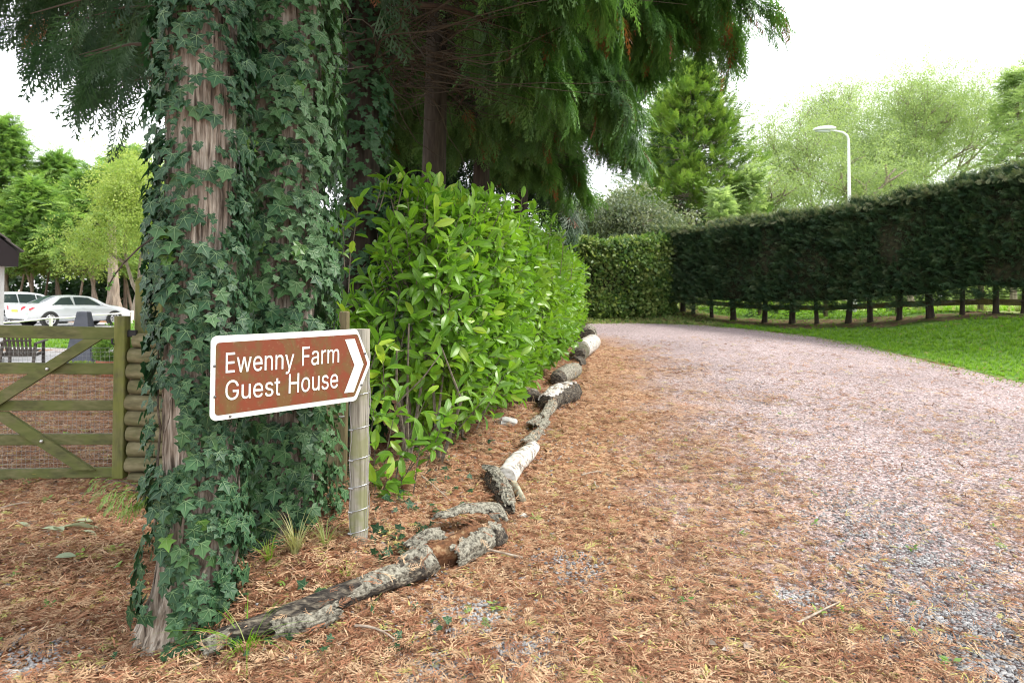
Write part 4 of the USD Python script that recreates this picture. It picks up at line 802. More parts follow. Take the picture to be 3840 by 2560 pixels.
def broadleaf(name, label, x, y, h, R, seed, mat, levels=5, per=3, cl=0.9, r0=0.22, zb=0.25, group=None, bark="bark_far", spread=0.55, ll=0.20, nleaf=30, dens=1.0, cat="tree", clr=0.5, jit=0.4):
    rng = np.random.default_rng(seed); g = float(gz(x, y)); o = thing(name, label, cat, group=group)
    bm, tips = MB(), []
    def grow(p, d, L, r, lv):
        q = p + d * L; mid = (p + q) / 2 + rng.normal(size=3) * L * 0.05
        (tm if lv == levels else bm).add(tube([p, mid, q], [r, r * 0.85, r * 0.7], 7 if lv >= levels - 1 else 4, False))
        if lv <= 2: tips.append(q); tips.append(mid)
        if lv == 0: return
        for k in range(3 if rng.random() < 0.7 else 2):
            a = rng.uniform(0, 6.28); s = np.array([math.cos(a), math.sin(a), 0]); s = s - d * (s @ d); dd = d + s * rng.uniform(0.5, 1.0) * spread * 1.6 + np.array([0, 0, 0.12]); dd /= np.linalg.norm(dd)
            grow(q, dd, L * rng.uniform(0.66, 0.86), r * 0.62, lv - 1)
    tm = MB(); H0 = h * zb; grow(np.array([x, y, g - 0.1]), np.array([0, 0, 1.0]), H0, r0, levels)
    tips = np.array(tips); c = np.array([x, y, 0]); s0 = tips - [x, y, g]
    kx = R / (np.percentile(np.hypot(s0[:, 0], s0[:, 1]), 96) + 1e-6); kz = (h - H0) / (np.percentile(s0[:, 2], 99) - H0 + 1e-6)
    def fit(v):
        v = np.asarray(v); w = v - [x, y, g]; zz = np.where(w[:, 2] > H0, H0 + (w[:, 2] - H0) * kz, w[:, 2]); kk = np.where(w[:, 2] > H0 * 0.98, kx, 1.0)
        return np.stack([x + w[:, 0] * kk, y + w[:, 1] * kk, g + zz], 1)
    v, f = tm.mesh(); obj("trunk", (fit(v), f), M[bark], o, smooth=True)
    v, f = bm.mesh(); obj("limbs", (fit(v), f), M[bark], o, smooth=True, kind="stuff")
    tips = fit(tips); i = rng.permutation(len(tips))[:int(len(tips) * dens)]; i = np.repeat(i, per); m = len(i)
    CLS = [leaf_cluster(90 + q, nleaf, clr, ll, ll * 0.5, 0.75) for q in range(3)]
    scatter("crown", o, [(q, M[mat]) for q in CLS], tips[i] + jit * rng.normal(size=(m, 3)) * [1, 1, 0.8], frames(rnd3(rng, m) * [1, 1, .4], np.array([0, 0, 1.0]) + 0.4 * rnd3(rng, m)), cl * rng.uniform(0.7, 1.25, m))
    return o
GSP = [cypress_spray(70 + q, 8, 1.0, 0.02, 3, 0.055) for q in range(3)]
a = at(2585, 1170, 36); conifer("golden_conifer", "broad golden green conifer with bright upturned tips behind the beech hedge", a[0], 36, 12.4, 5.1, 0.6, 101, "golden", 420, 16, 0.62, up=0.5, power=0.6, spr=GSP, fill=900)
a = at(2500, 1170, 41); conifer("golden_conifer", "darker green conifer half hidden left of the golden green one", a[0], 41, 12.4, 3.0, 0.8, 102, "fresh", 200, 12, 0.8, up=0.5, power=0.6, spr=GSP)
a = at(3010, 1170, 44); broadleaf("ash_tree", "pale airy ash tree directly left of the street lamp head", a[0], 44, 11.6, 5.6, 111, "pale", 5, 13, 0.7, dens=0.9, ll=0.15, nleaf=22, jit=1.1, spread=0.7, zb=0.2)
a = at(3420, 1170, 46); broadleaf("ash_tree", "pale airy ash tree with spreading limbs right of the street lamp", a[0], 46, 15.0, 6.6, 112, "pale", 5, 13, 0.7, dens=0.9, ll=0.15, nleaf=22, jit=1.25, spread=0.7, zb=0.2)
a = at(3250, 1170, 56); broadleaf("ash_tree", "thin pale tree top showing above and behind the two ash trees", a[0], 56, 18.5, 5.0, 113, "pale", 5, 6, 0.7, dens=0.8, ll=0.15, nleaf=20, jit=0.8, spread=0.6)
a = at(2880, 1170, 38); broadleaf("ash_tree", "low pale tree between golden conifer and street lamp", a[0], 38, 6.8, 3.8, 114, "pale", 4, 14, 0.7, dens=0.9, ll=0.15, nleaf=22, jit=0.9)
a = at(3170, 1170, 36); broadleaf("ash_tree", "low pale green tree filling in just above the dark hedge", a[0], 36, 7.2, 4.8, 115, "pale", 4, 14, 0.7, dens=0.9, ll=0.15, nleaf=22, jit=0.9)
a = at(3800, 1170, 38); conifer("larch_tree", "pale green larch with layered fine boughs at the right edge", a[0], 38, 13.2, 4.2, 1.5, 121, "larch", 230, 8, 0.7, fill=60, inner="larch", up=0.3)
a = at(3960, 1170, 34); conifer("larch_tree", "taller pale larch cut off by the right edge of view", a[0], 34, 15.0, 3.8, 1.5, 122, "larch", 210, 8, 0.7, fill=60, inner="larch", up=0.3)
a = at(2800, 1170, 33); conifer("young_conifer", "small pale conifer with pointed tip, left of lamp just above hedge", a[0], 33, 6.6, 1.3, 0.6, 123, "larch", 90, 8, 0.7, fill=120, inner="larch", up=0.4, r0=0.07)
a = at(2700, 1170, 31); conifer("young_conifer", "very small leaning pale conifer tip peeping over the dark hedge", a[0], 31, 5.1, 0.8, 0.6, 124, "larch", 60, 8, 0.6, fill=120, inner="larch", up=0.4, r0=0.05)
for q, (u, v, Y, R, m, lab) in enumerate([(2330, 775, 29, 2.6, "shrub", "grey green leafy shrub above the beech hedge, left of the golden conifer"), (2170, 800, 30, 2.0, "shrub", "dull twiggy grey shrub at the left end above the beech hedge"), (2080, 770, 34, 2.6, "fresh", "green bush in the gap between laurel and grey shrubs"), (2420, 860, 33, 2.4, "fresh", "low dark green bush at the foot of the golden conifer")]):
    a = at(u, 1160, Y); t = at(u, v, Y)[2] - float(gz(a[0], Y)); broadleaf("shrub", lab, a[0], Y, t, R, 130 + q, m, 4, 4, 0.9, 0.07, 0.16, "shrubs behind the beech hedge", clr=0.45, ll=0.15, cat="shrub")
# left background, across the yard
LB = [("tall green conifer at the far left edge above the cottage roof", 20, 48, 452, 3.2, 141, "fresh"), ("bright green conifer between the cottage roof and the hanging boughs", 215, 50, 590, 4.0, 142, "fresh"), ("shorter bright conifer behind the white cars", 120, 46, 690, 3.2, 143, "fresh"),
      ("bushy light green conifer over the silver car's rear window", 350, 45, 640, 3.6, 144, "fresh"), ("light green conifer left of the yellow green tree", 470, 52, 560, 3.8, 145, "fresh"), ("conifer far left, cut by the picture edge", -130, 47, 520, 3.4, 146, "fresh")]
for (lab, u, Y, v, R, sd, m) in LB:
    a = at(u, 1200, Y); g = float(gz(a[0], Y)); hh = at(u, v, Y)[2] - g
    conifer("background_conifer", lab, a[0], Y, hh, R, 3.1, sd, m, 240, 11, 0.9, "conifers behind the parked cars", fill=600, inner="fresh", up=0.3, power=0.7, r0=0.13,
            extra_trunks=[(0.9, -0.6, -1.2, 0.2, 0.085), (-1.4, 0.5, 0.5, 0.1, 0.07)])
a = at(515, 1200, 34); broadleaf("yellow_tree", "yellow green broadleaved tree just left of the ivy trunk", a[0], 34, at(500, 590, 34)[2] - 0.3, 2.5, 151, "yellow", 5, 10, 0.7, 0.16, 0.22, dens=0.9, ll=0.15, nleaf=22, jit=0.75, spread=0.75)
a = at(430, 1200, 41); g = float(gz(a[0], 41)); o = thing("buttressed_tree", "stout pale tree trunk with flared foot beyond the silver car's bonnet", "tree")
obj("trunk", bark_trunk(np.array([(a[0], 41, g - .1), (a[0] - .1, 41, g + 1.6), (a[0] - 0.3, 41, g + 6)]), np.array([0.62, 0.33, 0.24]), 40, 40, 5, 0.05), M["bark_far"], o, smooth=True)
rng = np.random.default_rng(61); n = 60
scatter("crown", o, [(q, M["fresh"]) for q in SPR_C], np.array([a[0] - .3, 41, g + 6]) + rng.normal(size=(n, 3)) * [1.5, 1.5, 1.0], frames(rnd3(rng, n) + [0, 0, -.2], np.array([0, 0, 1.]) + .4 * rnd3(rng, n)), rng.uniform(.7, 1.3, n))
# undergrowth that closes the view under the trees
rng = np.random.default_rng(62); n = 1500
X = rng.uniform(-62, 2, n); Y = 54 + rng.uniform(0, 6, n) + 2 * np.sin(X * 0.3); Z = gz(X, Y) + rng.random(n) ** 1.3 * 5.5
UG = [leaf_cluster(160 + q, 34, 0.8, 0.36, 0.22, 0.8) for q in range(3)]
scatter("undergrowth", None, [(q, M["cyp_dark"]) for q in UG], np.stack([X, Y, Z], 1), frames(rnd3(rng, n), rnd3(rng, n)), rng.uniform(0.9, 1.6, n), kind="stuff", label="dark undergrowth closing the view under the far conifers", cat="undergrowth")
n = 2200; X = np.r_[rng.uniform(-16, 70, n)]; Y = 66 + rng.uniform(0, 10, n); Z = gz(X, Y) + rng.random(n) * (4.0 + 1.5 * np.sin(X * 0.35))
scatter("far_trees", None, [(q, M["pale"]) for q in UG], np.stack([X, Y, Z], 1), frames(rnd3(rng, n), rnd3(rng, n)), rng.uniform(0.9, 1.6, n), kind="stuff", label="distant pale treeline beyond the field", cat="trees")
# ------------------------------------------------------------------ road sign and its post
A = at(789, 1400, 2.94)[:2]; Bp = at(1336, 1400, 3.52)[:2]
sd = (Bp - A) / np.linalg.norm(Bp - A); snrm = np.array([sd[1], -sd[0]])           # along the sign; out of its face
if snrm @ (-A) < 0: snrm = -snrm
def sgn(u, v):
    """picture point on the sign's upright plane -> (along, height)"""
    dx, dz = ray(u, v); Y = (A @ snrm) / (np.array([dx, 1.0]) @ snrm)
    return np.array([(np.array([dx * Y, Y]) - A) @ sd, EYE + dz * Y])
def q4(u, v): return sgn(700 + u / 3.2667, 1200 + v / 3.2667)
outer = sg.Polygon([q4(300, 196), q4(2085, 108), q4(2246, 530), q4(2070, 985), q4(284, 1242)])
W0 = q4(300, 700)[0]; H0 = q4(300, 196)[1] - q4(284, 1242)[1]
r1 = 0.028; outer = outer.buffer(-r1).buffer(r1, quad_segs=6)
inner = sg.Polygon([q4(356, 278), q4(2088, 172), q4(2208, 530), q4(2050, 932), q4(340, 1170)]); inner = inner.buffer(-0.016).buffer(0.016, quad_segs=5)
chev = sg.Polygon([q4(1932, 236), q4(2050, 228), q4(2158, 540), q4(2040, 878), q4(1922, 890), q4(2048, 550)])
S3 = np.array([[sd[0], sd[1], 0], [0, 0, 1.0], [snrm[0], snrm[1], 0]])
def plate(poly, z0, z1):
    ms = [trimesh.creation.extrude_polygon(g, z1 - z0, engine="earcut") for g in getattr(poly, "geoms", [poly])]
    m = trimesh.util.concatenate(ms); v = np.array(m.vertices); v[:, 2] += z0
    return v @ S3 + np.array([A[0], A[1], 0]), np.array(m.faces)
def letters(text, ux0, ux1, vb0, vb1, capv0):
    """text laid from (ux0, vb0) to (ux1, vb1) along its baseline, capitals reaching up to capv0 at the left"""
    m = meshkit.text_mesh(text, 1.0, 0.01); v = np.array(m.vertices); x0, x1 = v[:, 0].min(), v[:, 0].max()
    a, b, c = q4(ux0, vb0), q4(ux1, vb1), q4(ux0, capv0); up = c - a
    ln = (v[:, 0] - x0) / (x1 - x0); cap = 1.0
    P = a + ln[:, None] * (b - a) + (v[:, 1] / cap)[:, None] * np.array([0, up[1]])
    z = np.where(v[:, 2] > 0.005, 0.0062, 0.0042)
    return np.c_[P, z] @ S3 + np.array([A[0], A[1], 0]), np.array(m.faces)
o = thing("road_sign", "weathered brown arrow sign lettered Ewenny Farm Guest House, white border", "road sign")
obj("backing_plate", plate(outer, -0.004, 0.003), M["signwhite"], o); obj("brown_panel", plate(inner, 0.0032, 0.0046), M["signbrown"], o)
obj("chevron", plate(chev, 0.0048, 0.0062), M["signwhite"], o)
words = [("Ewenny", 470, 1306, 646, 585, 398), ("Farm", 1406, 1858, 557, 515, 327), ("Guest", 465, 1136, 980, 912, 742), ("House", 1242, 1846, 898, 822, 660)]
for w in words: obj("lettering", letters(*w), M["signwhite"], o)
for (u, v) in [(336, 562), (340, 938), (528, 1176), (2180, 408), (2134, 792)]:
    c = q4(u, v); p = np.array([A[0] + sd[0] * c[0], A[1] + sd[1] * c[0], c[1]]); n3 = np.array([snrm[0], snrm[1], 0])
    obj("screw", tube([p + n3 * 0.002, p + n3 * 0.0055, p + n3 * 0.0075], [0.006, 0.006, 0.003], 10), M["screw"], o, smooth=True)
for zz in (0.28, 0.72):                                                             # mounting rails behind the plate
    c0 = q4(420, 700); c1 = q4(2100, 500); z = q4(300, 1242)[1] + (q4(300, 196)[1] - q4(300, 1242)[1]) * zz
    n3 = np.array([snrm[0], snrm[1], 0]); pa = np.array([*(A + sd * c0[0]), z - 0.02]) - n3 * 0.016; pb = np.array([*(A + sd * c1[0]), z]) - n3 * 0.016
    obj("mounting_rail", bar(pa, pb, 0.03, 0.02), M["signback"], o)
# post
pc = at(1345, 1800, 3.62); pr = 0.050; pb = np.array([pc[0], pc[1] + 0.02, float(gz(pc[0], pc[1])) - 0.1]); pt = np.array([at(1352, 1232, 3.64)[0], pc[1] + 0.02, at(1350, 1233, 3.64)[2]])
o = thing("sign_post", "round weathered timber post carrying the brown sign, wound with fence wire", "post")
k = 26; th = np.arange(20) * 2 * np.pi / 20; V = []
for i in range(k):
    c = pb + (pt - pb) * i / (k - 1); r = pr * (1 + 0.05 * (meshkit.noise(np.stack([np.cos(th) * 2, np.sin(th) * 2, np.full(20, i * 0.25)], -1), 3) - 0.5)); V.append(np.stack([c[0] + np.cos(th) * r, c[1] + np.sin(th) * r, np.full(20, c[2])], 1))
V = np.vstack(V); i, j = np.meshgrid(np.arange(k - 1), np.arange(20), indexing="ij"); F = quads(np.stack([i * 20 + j, i * 20 + (j + 1) % 20, (i + 1) * 20 + (j + 1) % 20, (i + 1) * 20 + j], -1).reshape(-1, 4))
V = np.vstack([V, pt + [0, 0, 0.002]]); F = np.vstack([F, [[(k - 1) * 20 + q, (k - 1) * 20 + (q + 1) % 20, len(V) - 1] for q in range(20)]])
obj("post_shaft", (V, F), M["post"], o, smooth=40)
M_ax = lambda z: pb + (pt - pb) * (z - pb[2]) / (pt[2] - pb[2])
for v in (1486, 1612, 1727, 1832, 1922, 2003):
    z = at(1345, v, 3.57)[2]; a = np.linspace(0, 2 * np.pi, 25); c = M_ax(z)
    obj("wire_loop", tube(np.stack([c[0] + np.cos(a) * (pr + .003), c[1] + np.sin(a) * (pr + .003), z + 0.014 * np.cos(a + 0.3)], 1), 0.0022, 5, False), M["wire"], o)
    kk = c + np.array([-0.036, -0.046, 0.0]); kk[2] = z - 0.006; obj("wire_knot", tube([kk + [-.01, 0, 0.002], kk, kk + [0.014, -0.004, -0.001]], [0.004, 0.005, 0.003], 6), M["wire"], o)
for (dx, dy) in ((-0.036, -0.047), (0.05, -0.032), (0.056, -0.02)):
    zz = np.linspace(pb[2] + 0.1, pt[2] - (0.35 if dx < 0 else 0.12), 16); c = np.stack([M_ax(z) for z in zz]) + [dx, dy, 0]; c[:, 2] = zz; c[:, 0] += 0.006 * np.sin(zz * 23 + dx * 90)
    obj("upright_wire", tube(c, 0.0016, 5, False), M["wire"], o)
# second, darker fence post behind it and the log fence
p = at(1282, 1800, 4.75); g = float(gz(p[0], p[1]))
o = thing("fence_post", "slim dark brown fence post half hidden behind the sign post", "post", (p[0], p[1], g))
obj("shaft", box(0.06, 0.07, 1.35, (0, 0, 0.55), 0.008), M["post_dark"], o); obj("staple", tube([(-.02, -.036, .5), (0, -.046, .5), (.02, -.036, .5)], 0.003, 5), M["wire"], o)
o = thing("gate_post", "tall square green timber gate post with sloped top beside the ivy trunk", "gate post")
YG = 5.45; x0, x1 = at(503, 1200, YG)[0], at(607, 1200, YG)[0]; zt = at(540, 1050, YG)[2]; g = float(gz(x0, YG)); cx, wx = (x0 + x1) / 2, (x1 - x0)
obj("shaft", box(wx, 0.2, zt - g + 0.2, (cx, YG + 0.1, (zt + g - 0.2) / 2), 0.008), M["gatewood_v"], o)
cap = trimesh.convex.convex_hull(np.array([(cx + sx * wx / 2, YG + 0.1 + sy * 0.1, zt + 0.002) for sx in (-1, 1) for sy in (-1, 1)] + [(cx + sx * wx * .2, YG + 0.1 + sy * 0.04, zt + 0.05) for sx in (-1, 1) for sy in (-1, 1)]))
obj("weathered_cap", cap, M["gatewood_v"], o)
o = thing("log_fence", "low fence of stacked round logs running behind the ivy trunks", "fence")
zr0 = float(gz(x0, YG)); rl = 0.062; ztop = at(540, 1245, YG)[2]; nlog = int((ztop - zr0) / (2 * rl)) + 1
e_mid = at(860, 1500, 5.35); e_end = at(1275, 1500, 4.92)
rng = np.random.default_rng(3)
for q in range(nlog):
    z = ztop - rl - q * 2 * rl * 0.985; a = np.array([x0 + 0.02 + rng.normal() * 0.012, YG - 0.055 - 0.02 * rng.random(), z]); b = np.array([e_mid[0], 5.38, z + rng.normal() * 0.004])
    obj("log", tube(np.linspace(a, b, 6) + np.c_[np.zeros(6), np.zeros(6), rng.normal(size=6) * 0.002], rl * rng.uniform(0.93, 1.03, 6), 14), M["logwood"], o, smooth=50)
    if z < at(1200, 1490, 5.1)[2]:
        obj("log", tube([(e_mid[0] + 0.01, 5.37, z), (e_end[0], 4.98, z + 0.03)], [rl, rl * 0.95], 12), M["logwood"], o, smooth=50)
obj("post", box(0.1, 0.1, 1.2, (e_mid[0], 5.5, zr0 + 0.5), 0.008), M["post_dark"], o)

# ------------------------------------------------------------------ field gate
o = thing("field_gate", "green algae covered five bar timber gate with wire mesh, left edge of picture", "gate")
GA, GB = np.array([-6.15, 5.02]), None
xs1 = at(456, 1500, 5.36); GB = np.array([xs1[0], 5.36]); gd = (GB - GA) / np.linalg.norm(GB - GA)
def gp(u, v, dy=0.0):
    dx, dz = ray(u, v); n = np.array([gd[1], -gd[0]]); Y = (GA @ n) / (np.array([dx, 1.0]) @ n); return np.array([dx * Y + dy * n[0], Y + dy * n[1], EYE + dz * Y])
def gs(s, z, dy=0.0): n = np.array([gd[1], -gd[0]]); c = GA + gd * s - n * dy; return np.array([c[0], c[1], z])
Lg = np.linalg.norm(GB - GA)
rails = [((1219 + 1266) / 2, (1231 + 1268) / 2, 47), (1380, 1382, 42), (1520, 1519, 38), (1648, 1645, 40), (1778, 1768, 38)]
for (va, vb, w) in rails:
    a, b = gp(0, va), gp(436, vb); b2 = a + (b - a); d = (b - a) / np.linalg.norm(b - a); a0 = b - d * 2.95
    obj("rail", bar(a0, b, w / FPX * 5.25, 0.036), M["gatewood"], o)
st_b, st_t = gp(453, 1790), gp(457, 1168)
st_t = st_t.copy(); v, f = box(0.088, 0.085, st_t[2] - st_b[2], (0, 0, 0), 0.006); v[:, 2] += np.where((v[:, 2] > 0.2) & (np.abs(v[:, 0]) > 0.02), -0.035, 0.0)
obj("hanging_stile", (v + (st_b + st_t) / 2, f), M["gatewood_v"], o)
obj("shutting_stile", box(0.085, 0.08, 1.12, gs(0.06, (st_b[2] + st_t[2]) / 2), 0.006), M["gatewood_v"], o)
for Q in ([(325, 1270), (393, 1270), (-400, 1781), (-400, 1725)], [(40, 1540), (366, 1755), (295, 1755), (-39, 1540)]):
    n3 = np.array([gd[1], -gd[0], 0]); F_ = [gp(u, v, 0.020) for u, v in Q] + [gp(u, v, 0.054) for u, v in Q]
    obj("brace", trimesh.convex.convex_hull(np.array(F_)), M["gatewood"], o)
for (u, v) in [(193, 1380), (172, 1648)]:
    p = gp(u, v, 0.060); n = np.array([gd[1], -gd[0], 0]); obj("bolt", tube([p, p + n * 0.006, p + n * 0.011], [0.014, 0.012, 0.005], 10), M["bolt"], o, smooth=True)
p = gp(480, 1250, 0.0); obj("latch", box(0.10, 0.03, 0.055, p + [0.02, 0.0, 0], 0.004), M["black_iron"], o); obj("hinge_pin", tube([gp(430, 1268, .04), gp(430, 1284, .045), gp(436, 1290, .04)], 0.008, 6), M["black_iron"], o)
mw = MB()
zl0, zl1 = gp(0, 1775)[2], gp(0, 1302)[2]
for s in np.arange(Lg - 1.75, Lg - 0.04, 0.0335): mw.add(tube([gs(s, zl0, 0.03), gs(s, zl1, 0.03)], 0.0010, 3, False))
for z in np.arange(zl0, zl1, 0.0335): mw.add(tube([gs(Lg - 1.75, z, 0.031), gs(Lg - 0.04, z, 0.031)], 0.0010, 3, False))
obj("wire_mesh", mw.mesh(), M["mesh_wire"], o, kind="stuff")

# ------------------------------------------------------------------ things in the yard beyond the gate
p = ground(312, 1372); p = at(312, 1372, 14.0); g = float(gz(p[0], 14.0)); top = at(312, 1168, 14.0)[2] - g
o = thing("obelisk", "smooth slate grey tapering obelisk on the pale gravel behind the gate", "obelisk", (p[0] + 0.0, 14.0, g), 0.15)
ht, wb, wt = top, 0.27, 0.098
v = np.array([(sx * w, sy * w, z) for z, w in ((0.0, wb), (top - 0.012, wt), (top, wt - 0.01)) for sx, sy in ((-1, -1), (1, -1), (1, 1), (-1, 1))])
M["slate"] = noisemat("slate_grey_cladding", [(0.3, (0.085, 0.095, 0.115)), (0.7, (0.13, 0.14, 0.165))], (6, 6, 6), 4, 0.6, 0.1, 0.003)
obj("shaft", trimesh.convex.convex_hull(v), M["slate"], o); obj("foot", box(wb * 2 + 0.05, wb * 2 + 0.05, 0.05, (0, 0, 0.0), 0.008), M["slate"], o)
# white rail beyond the lawn
o = thing("rope_rail", "thin white rope rail on short white posts in front of the parked cars", "rail")
M["white"] = plainmat("weathered_white_paint", (0.72, 0.70, 0.62), 0.6)
ra, rb = at(-60, 1212, 21.5), at(500, 1168, 31.0); pts = [ra + (rb - ra) * t for t in np.linspace(0, 1, 13)]
for q, pz in enumerate(pts): pts[q] = pz + [0, 0, -0.035 * math.sin(math.pi * ((q / 12 * 3) % 1))]
obj("rope", tube(pts, 0.030, 6), M["white"], o, smooth=True)
for t in (0.0, 0.36, 0.605, 0.99):
    c = ra + (rb - ra) * t; g = float(gz(c[0], c[1])); obj("post", tube([(c[0], c[1], g - .1), (c[0], c[1], c[2] + 0.05)], 0.055, 10), M["white"], o, smooth=40)
# garden chair
p = at(72, 1394, 13.2); g = float(gz(p[0], 13.2))
o = thing("garden_chair", "weathered dark wooden garden armchair with slatted back by the cottage wall", "chair", (p[0], 13.2, g), 0.35)
UsdGeom.Xformable(o).AddScaleOp().Set(Gf.Vec3f(0.86, 0.86, 0.86))
M["chair"] = noisemat("weathered_dark_teak", [(0.3, (0.05, 0.042, 0.036)), (0.7, (0.13, 0.115, 0.10))], (30, 30, 6), 4, 0.85, 0.3, 0.003)
for q in range(7):
    x = -0.24 + q * 0.08; obj("back_slat", bar((x * 0.92, -0.02, 0.36), (x * 1.04, -0.28, 0.98), 0.05, 0.018, up=(1, 0, 0)), M["chair"], o)
obj("top_rail", bar((-0.30, -0.285, 0.985), (0.30, -0.285, 0.985), 0.06, 0.022), M["chair"], o); obj("lower_rail", bar((-0.29, -0.03, 0.33), (0.29, -0.03, 0.33), 0.07, 0.03), M["chair"], o); obj("middle_rail", bar((-0.27, -0.155, 0.66), (0.27, -0.155, 0.66), 0.04, 0.018), M["chair"], o)
for q in range(5): obj("seat_slat", bar((-0.28, 0.05 + q * 0.105, 0.38 + 0.01 * q), (0.28, 0.05 + q * 0.105, 0.38 + 0.01 * q), 0.02, 0.085), M["chair"], o)
for sx in (-1, 1):
    obj("arm", bar((sx * 0.36, -0.16, 0.60), (sx * 0.37, 0.56, 0.64), 0.026, 0.09), M["chair"], o)
    obj("leg", bar((sx * 0.33, 0.52, 0.0), (sx * 0.33, 0.48, 0.62), 0.06, 0.045, up=(1, 0, 0)), M["chair"], o); obj("leg", bar((sx * 0.32, -0.26, 0.0), (sx * 0.31, -0.02, 0.60), 0.06, 0.045, up=(1, 0, 0)), M["chair"], o)
    obj("side_rail", bar((sx * 0.325, -0.1, 0.33), (sx * 0.325, 0.5, 0.36), 0.07, 0.028), M["chair"], o)
# terracotta bowl with a clipped ball
p = at(428, 1395, 12.6); g = float(gz(p[0], 12.6)); Rr = 58 / FPX * 12.6
o = thing("plant_pot", "wide terracotta bowl pot behind the gate stile", "plant pot", (p[0], 12.6, g))
M["terracotta"] = noisemat("terracotta", [(0.3, (0.30, 0.10, 0.055)), (0.7, (0.42, 0.17, 0.10))], (9, 9, 9), 4, 0.85, 0.15, 0.003)
prof = np.array([(0.0, 0.0), (0.62, 0.0), (0.70, 0.05), (0.90, 0.20), (0.95, 0.235), (1.04, 0.24), (1.04, 0.285), (0.95, 0.29), (0.90, 0.25), (0.0, 0.235)]) * [Rr, 1]
obj("bowl", trimesh.creation.revolve(prof, sections=36), M["terracotta"], o, smooth=40); obj("compost", trimesh.creation.cylinder(Rr * 0.9, 0.02, sections=24, transform=trimesh.transformations.translation_matrix((0, 0, 0.247))), M["bark_dark"], o)
o = thing("clipped_bush", "round clipped green bush growing in the terracotta bowl", "bush", (p[0] - 0.02, 12.62, g + 0.27))
rng = np.random.default_rng(6); n = 900; dd = rnd3(rng, n); rad = np.array([0.265, 0.265, 0.25]); pos = dd * rad * rng.uniform(0.7, 1.03, (n, 1)) + [0, 0, 0.24]
scatter("foliage", o, [(cypress_spray(81, 4, 1.0, 0.1, 2, 0.09), M["fresh"])], pos, frames(dd + 0.5 * rnd3(rng, n), rnd3(rng, n)), rng.uniform(0.10, 0.16, n)); obj("trunk", tube([(0, 0, -0.03), (0, 0, 0.2)], 0.02, 7), M["bark_dark"], o)
o = thing("bedding_plants", "low pale yellow green bedding plants at the foot of the obelisk", "plants", (at(350, 1372, 12.7)[0], 12.7, float(gz(at(350, 1372, 12.7)[0], 12.7))), kind=None)
n = 260; pos = np.stack([rng.uniform(-0.42, 0.42, n), rng.uniform(-0.14, 0.14, n), 0.03 + 0.16 * rng.random(n)], 1)
scatter("leaves", o, [(leaf_cluster(83, 14, 0.05, 0.05, 0.03), M["yellow"])], pos, frames(rnd3(rng, n), rnd3(rng, n)), rng.uniform(0.7, 1.4, n))
# cottage corner
M["render_white"] = noisemat("painted_render", [(0.3, (0.70, 0.71, 0.68)), (0.7, (0.80, 0.81, 0.79))], (8, 8, 8), 5, 0.85, 0.2, 0.003)
M["fascia"] = plainmat("dark_stained_fascia", (0.028, 0.020, 0.022), 0.45); M["roof"] = noisemat("brown_grey_roof_tile", [(0.3, (0.11, 0.10, 0.095)), (0.7, (0.24, 0.22, 0.20))], (9, 9, 9), 4, 0.85, 0.3, 0.004)
M["plinth"] = plainmat("grey_plinth", (0.25, 0.25, 0.24), 0.9)
YH = 14.6; hc = at(14, 1200, YH); g = float(gz(hc[0], YH)); we = at(14, 996, YH)[2] - g; ha = math.radians(43); W_, D_ = 7.0, 8.0
o = thing("cottage", "corner of a white rendered cottage with dark eaves and tiled roof", "house", (hc[0], YH, g), ha)
sl = 0.92; rid = we + 0.3 + W_ / 2 * sl
def xz_prism(poly, y0, y1): m = trimesh.creation.extrude_polygon(poly, y1 - y0, engine="earcut"); v = np.array(m.vertices); return np.stack([v[:, 0], y0 + v[:, 2], v[:, 1]], 1), np.array(m.faces)[:, ::-1]
obj("wall", xz_prism(sg.Polygon([(-W_, -0.1), (0, -0.1), (0, we + 0.2), (-W_ / 2, rid - 0.15), (-W_, we + 0.2)]), 0.0, D_), M["render_white"], o); obj("plinth", box(W_ + 0.04, D_ + 0.04, 0.22, (-W_ / 2, D_ / 2, 0.0), 0.004), M["plinth"], o)
e0 = np.array([0.26, we + 0.30]); tr = np.array([-W_ / 2, e0[1] + (W_ / 2 + 0.26) * sl]); dirr = (tr - e0) / np.linalg.norm(tr - e0); nr = np.array([-dirr[1], dirr[0]]); nr = nr if nr[1] > 0 else -nr; Lr = np.linalg.norm(tr - e0)
obj("eaves_box", box(0.20, D_ + 0.4, 0.26, (0.103, D_ / 2, we + 0.12), 0.01), M["fascia"], o)
obj("bargeboard", xz_prism(sg.Polygon([(0.21, we - 0.02), tuple(e0 - [0.04, 0.03]), tuple(tr - [0, 0.05]), tuple(tr - [0, 0.42]), (-0.32, we + 0.02), (-0.2, we - 0.02)]), -0.24, -0.20), M["fascia"], o)
obj("soffit", xz_prism(sg.Polygon([(0.20, we - 0.005), (0.20, we + 0.05), tuple(tr - [0, 0.32]), tuple(tr - [0, 0.40]), (-0.3, we + 0.03)]), -0.199, -0.003), M["fascia"], o)
n_t = 16
for q in range(n_t):
    s0, s1 = q * Lr / n_t - 0.03, (q + 1) * Lr / n_t + 0.05
    for c in range(2):
        y0 = -0.27 + c * 4.3; P4 = [e0 + dirr * s0 + nr * 0.05, e0 + dirr * s1 + nr * 0.014, e0 + dirr * s1 - nr * 0.010, e0 + dirr * s0 + nr * 0.022]
        obj("roof_tile_course", trimesh.convex.convex_hull(np.array([(a[0], yy, a[1]) for yy in (y0, y0 + 4.28) for a in P4])), M["roof"], o)
obj("roof_slope", trimesh.convex.convex_hull(np.array([(-W_ - a[0], yy, a[1]) for yy in (-0.27, D_ + 0.3) for a in (e0 + nr * .03, tr + nr * .03, tr - nr * .02, e0 - nr * .02)])), M["roof"], o)

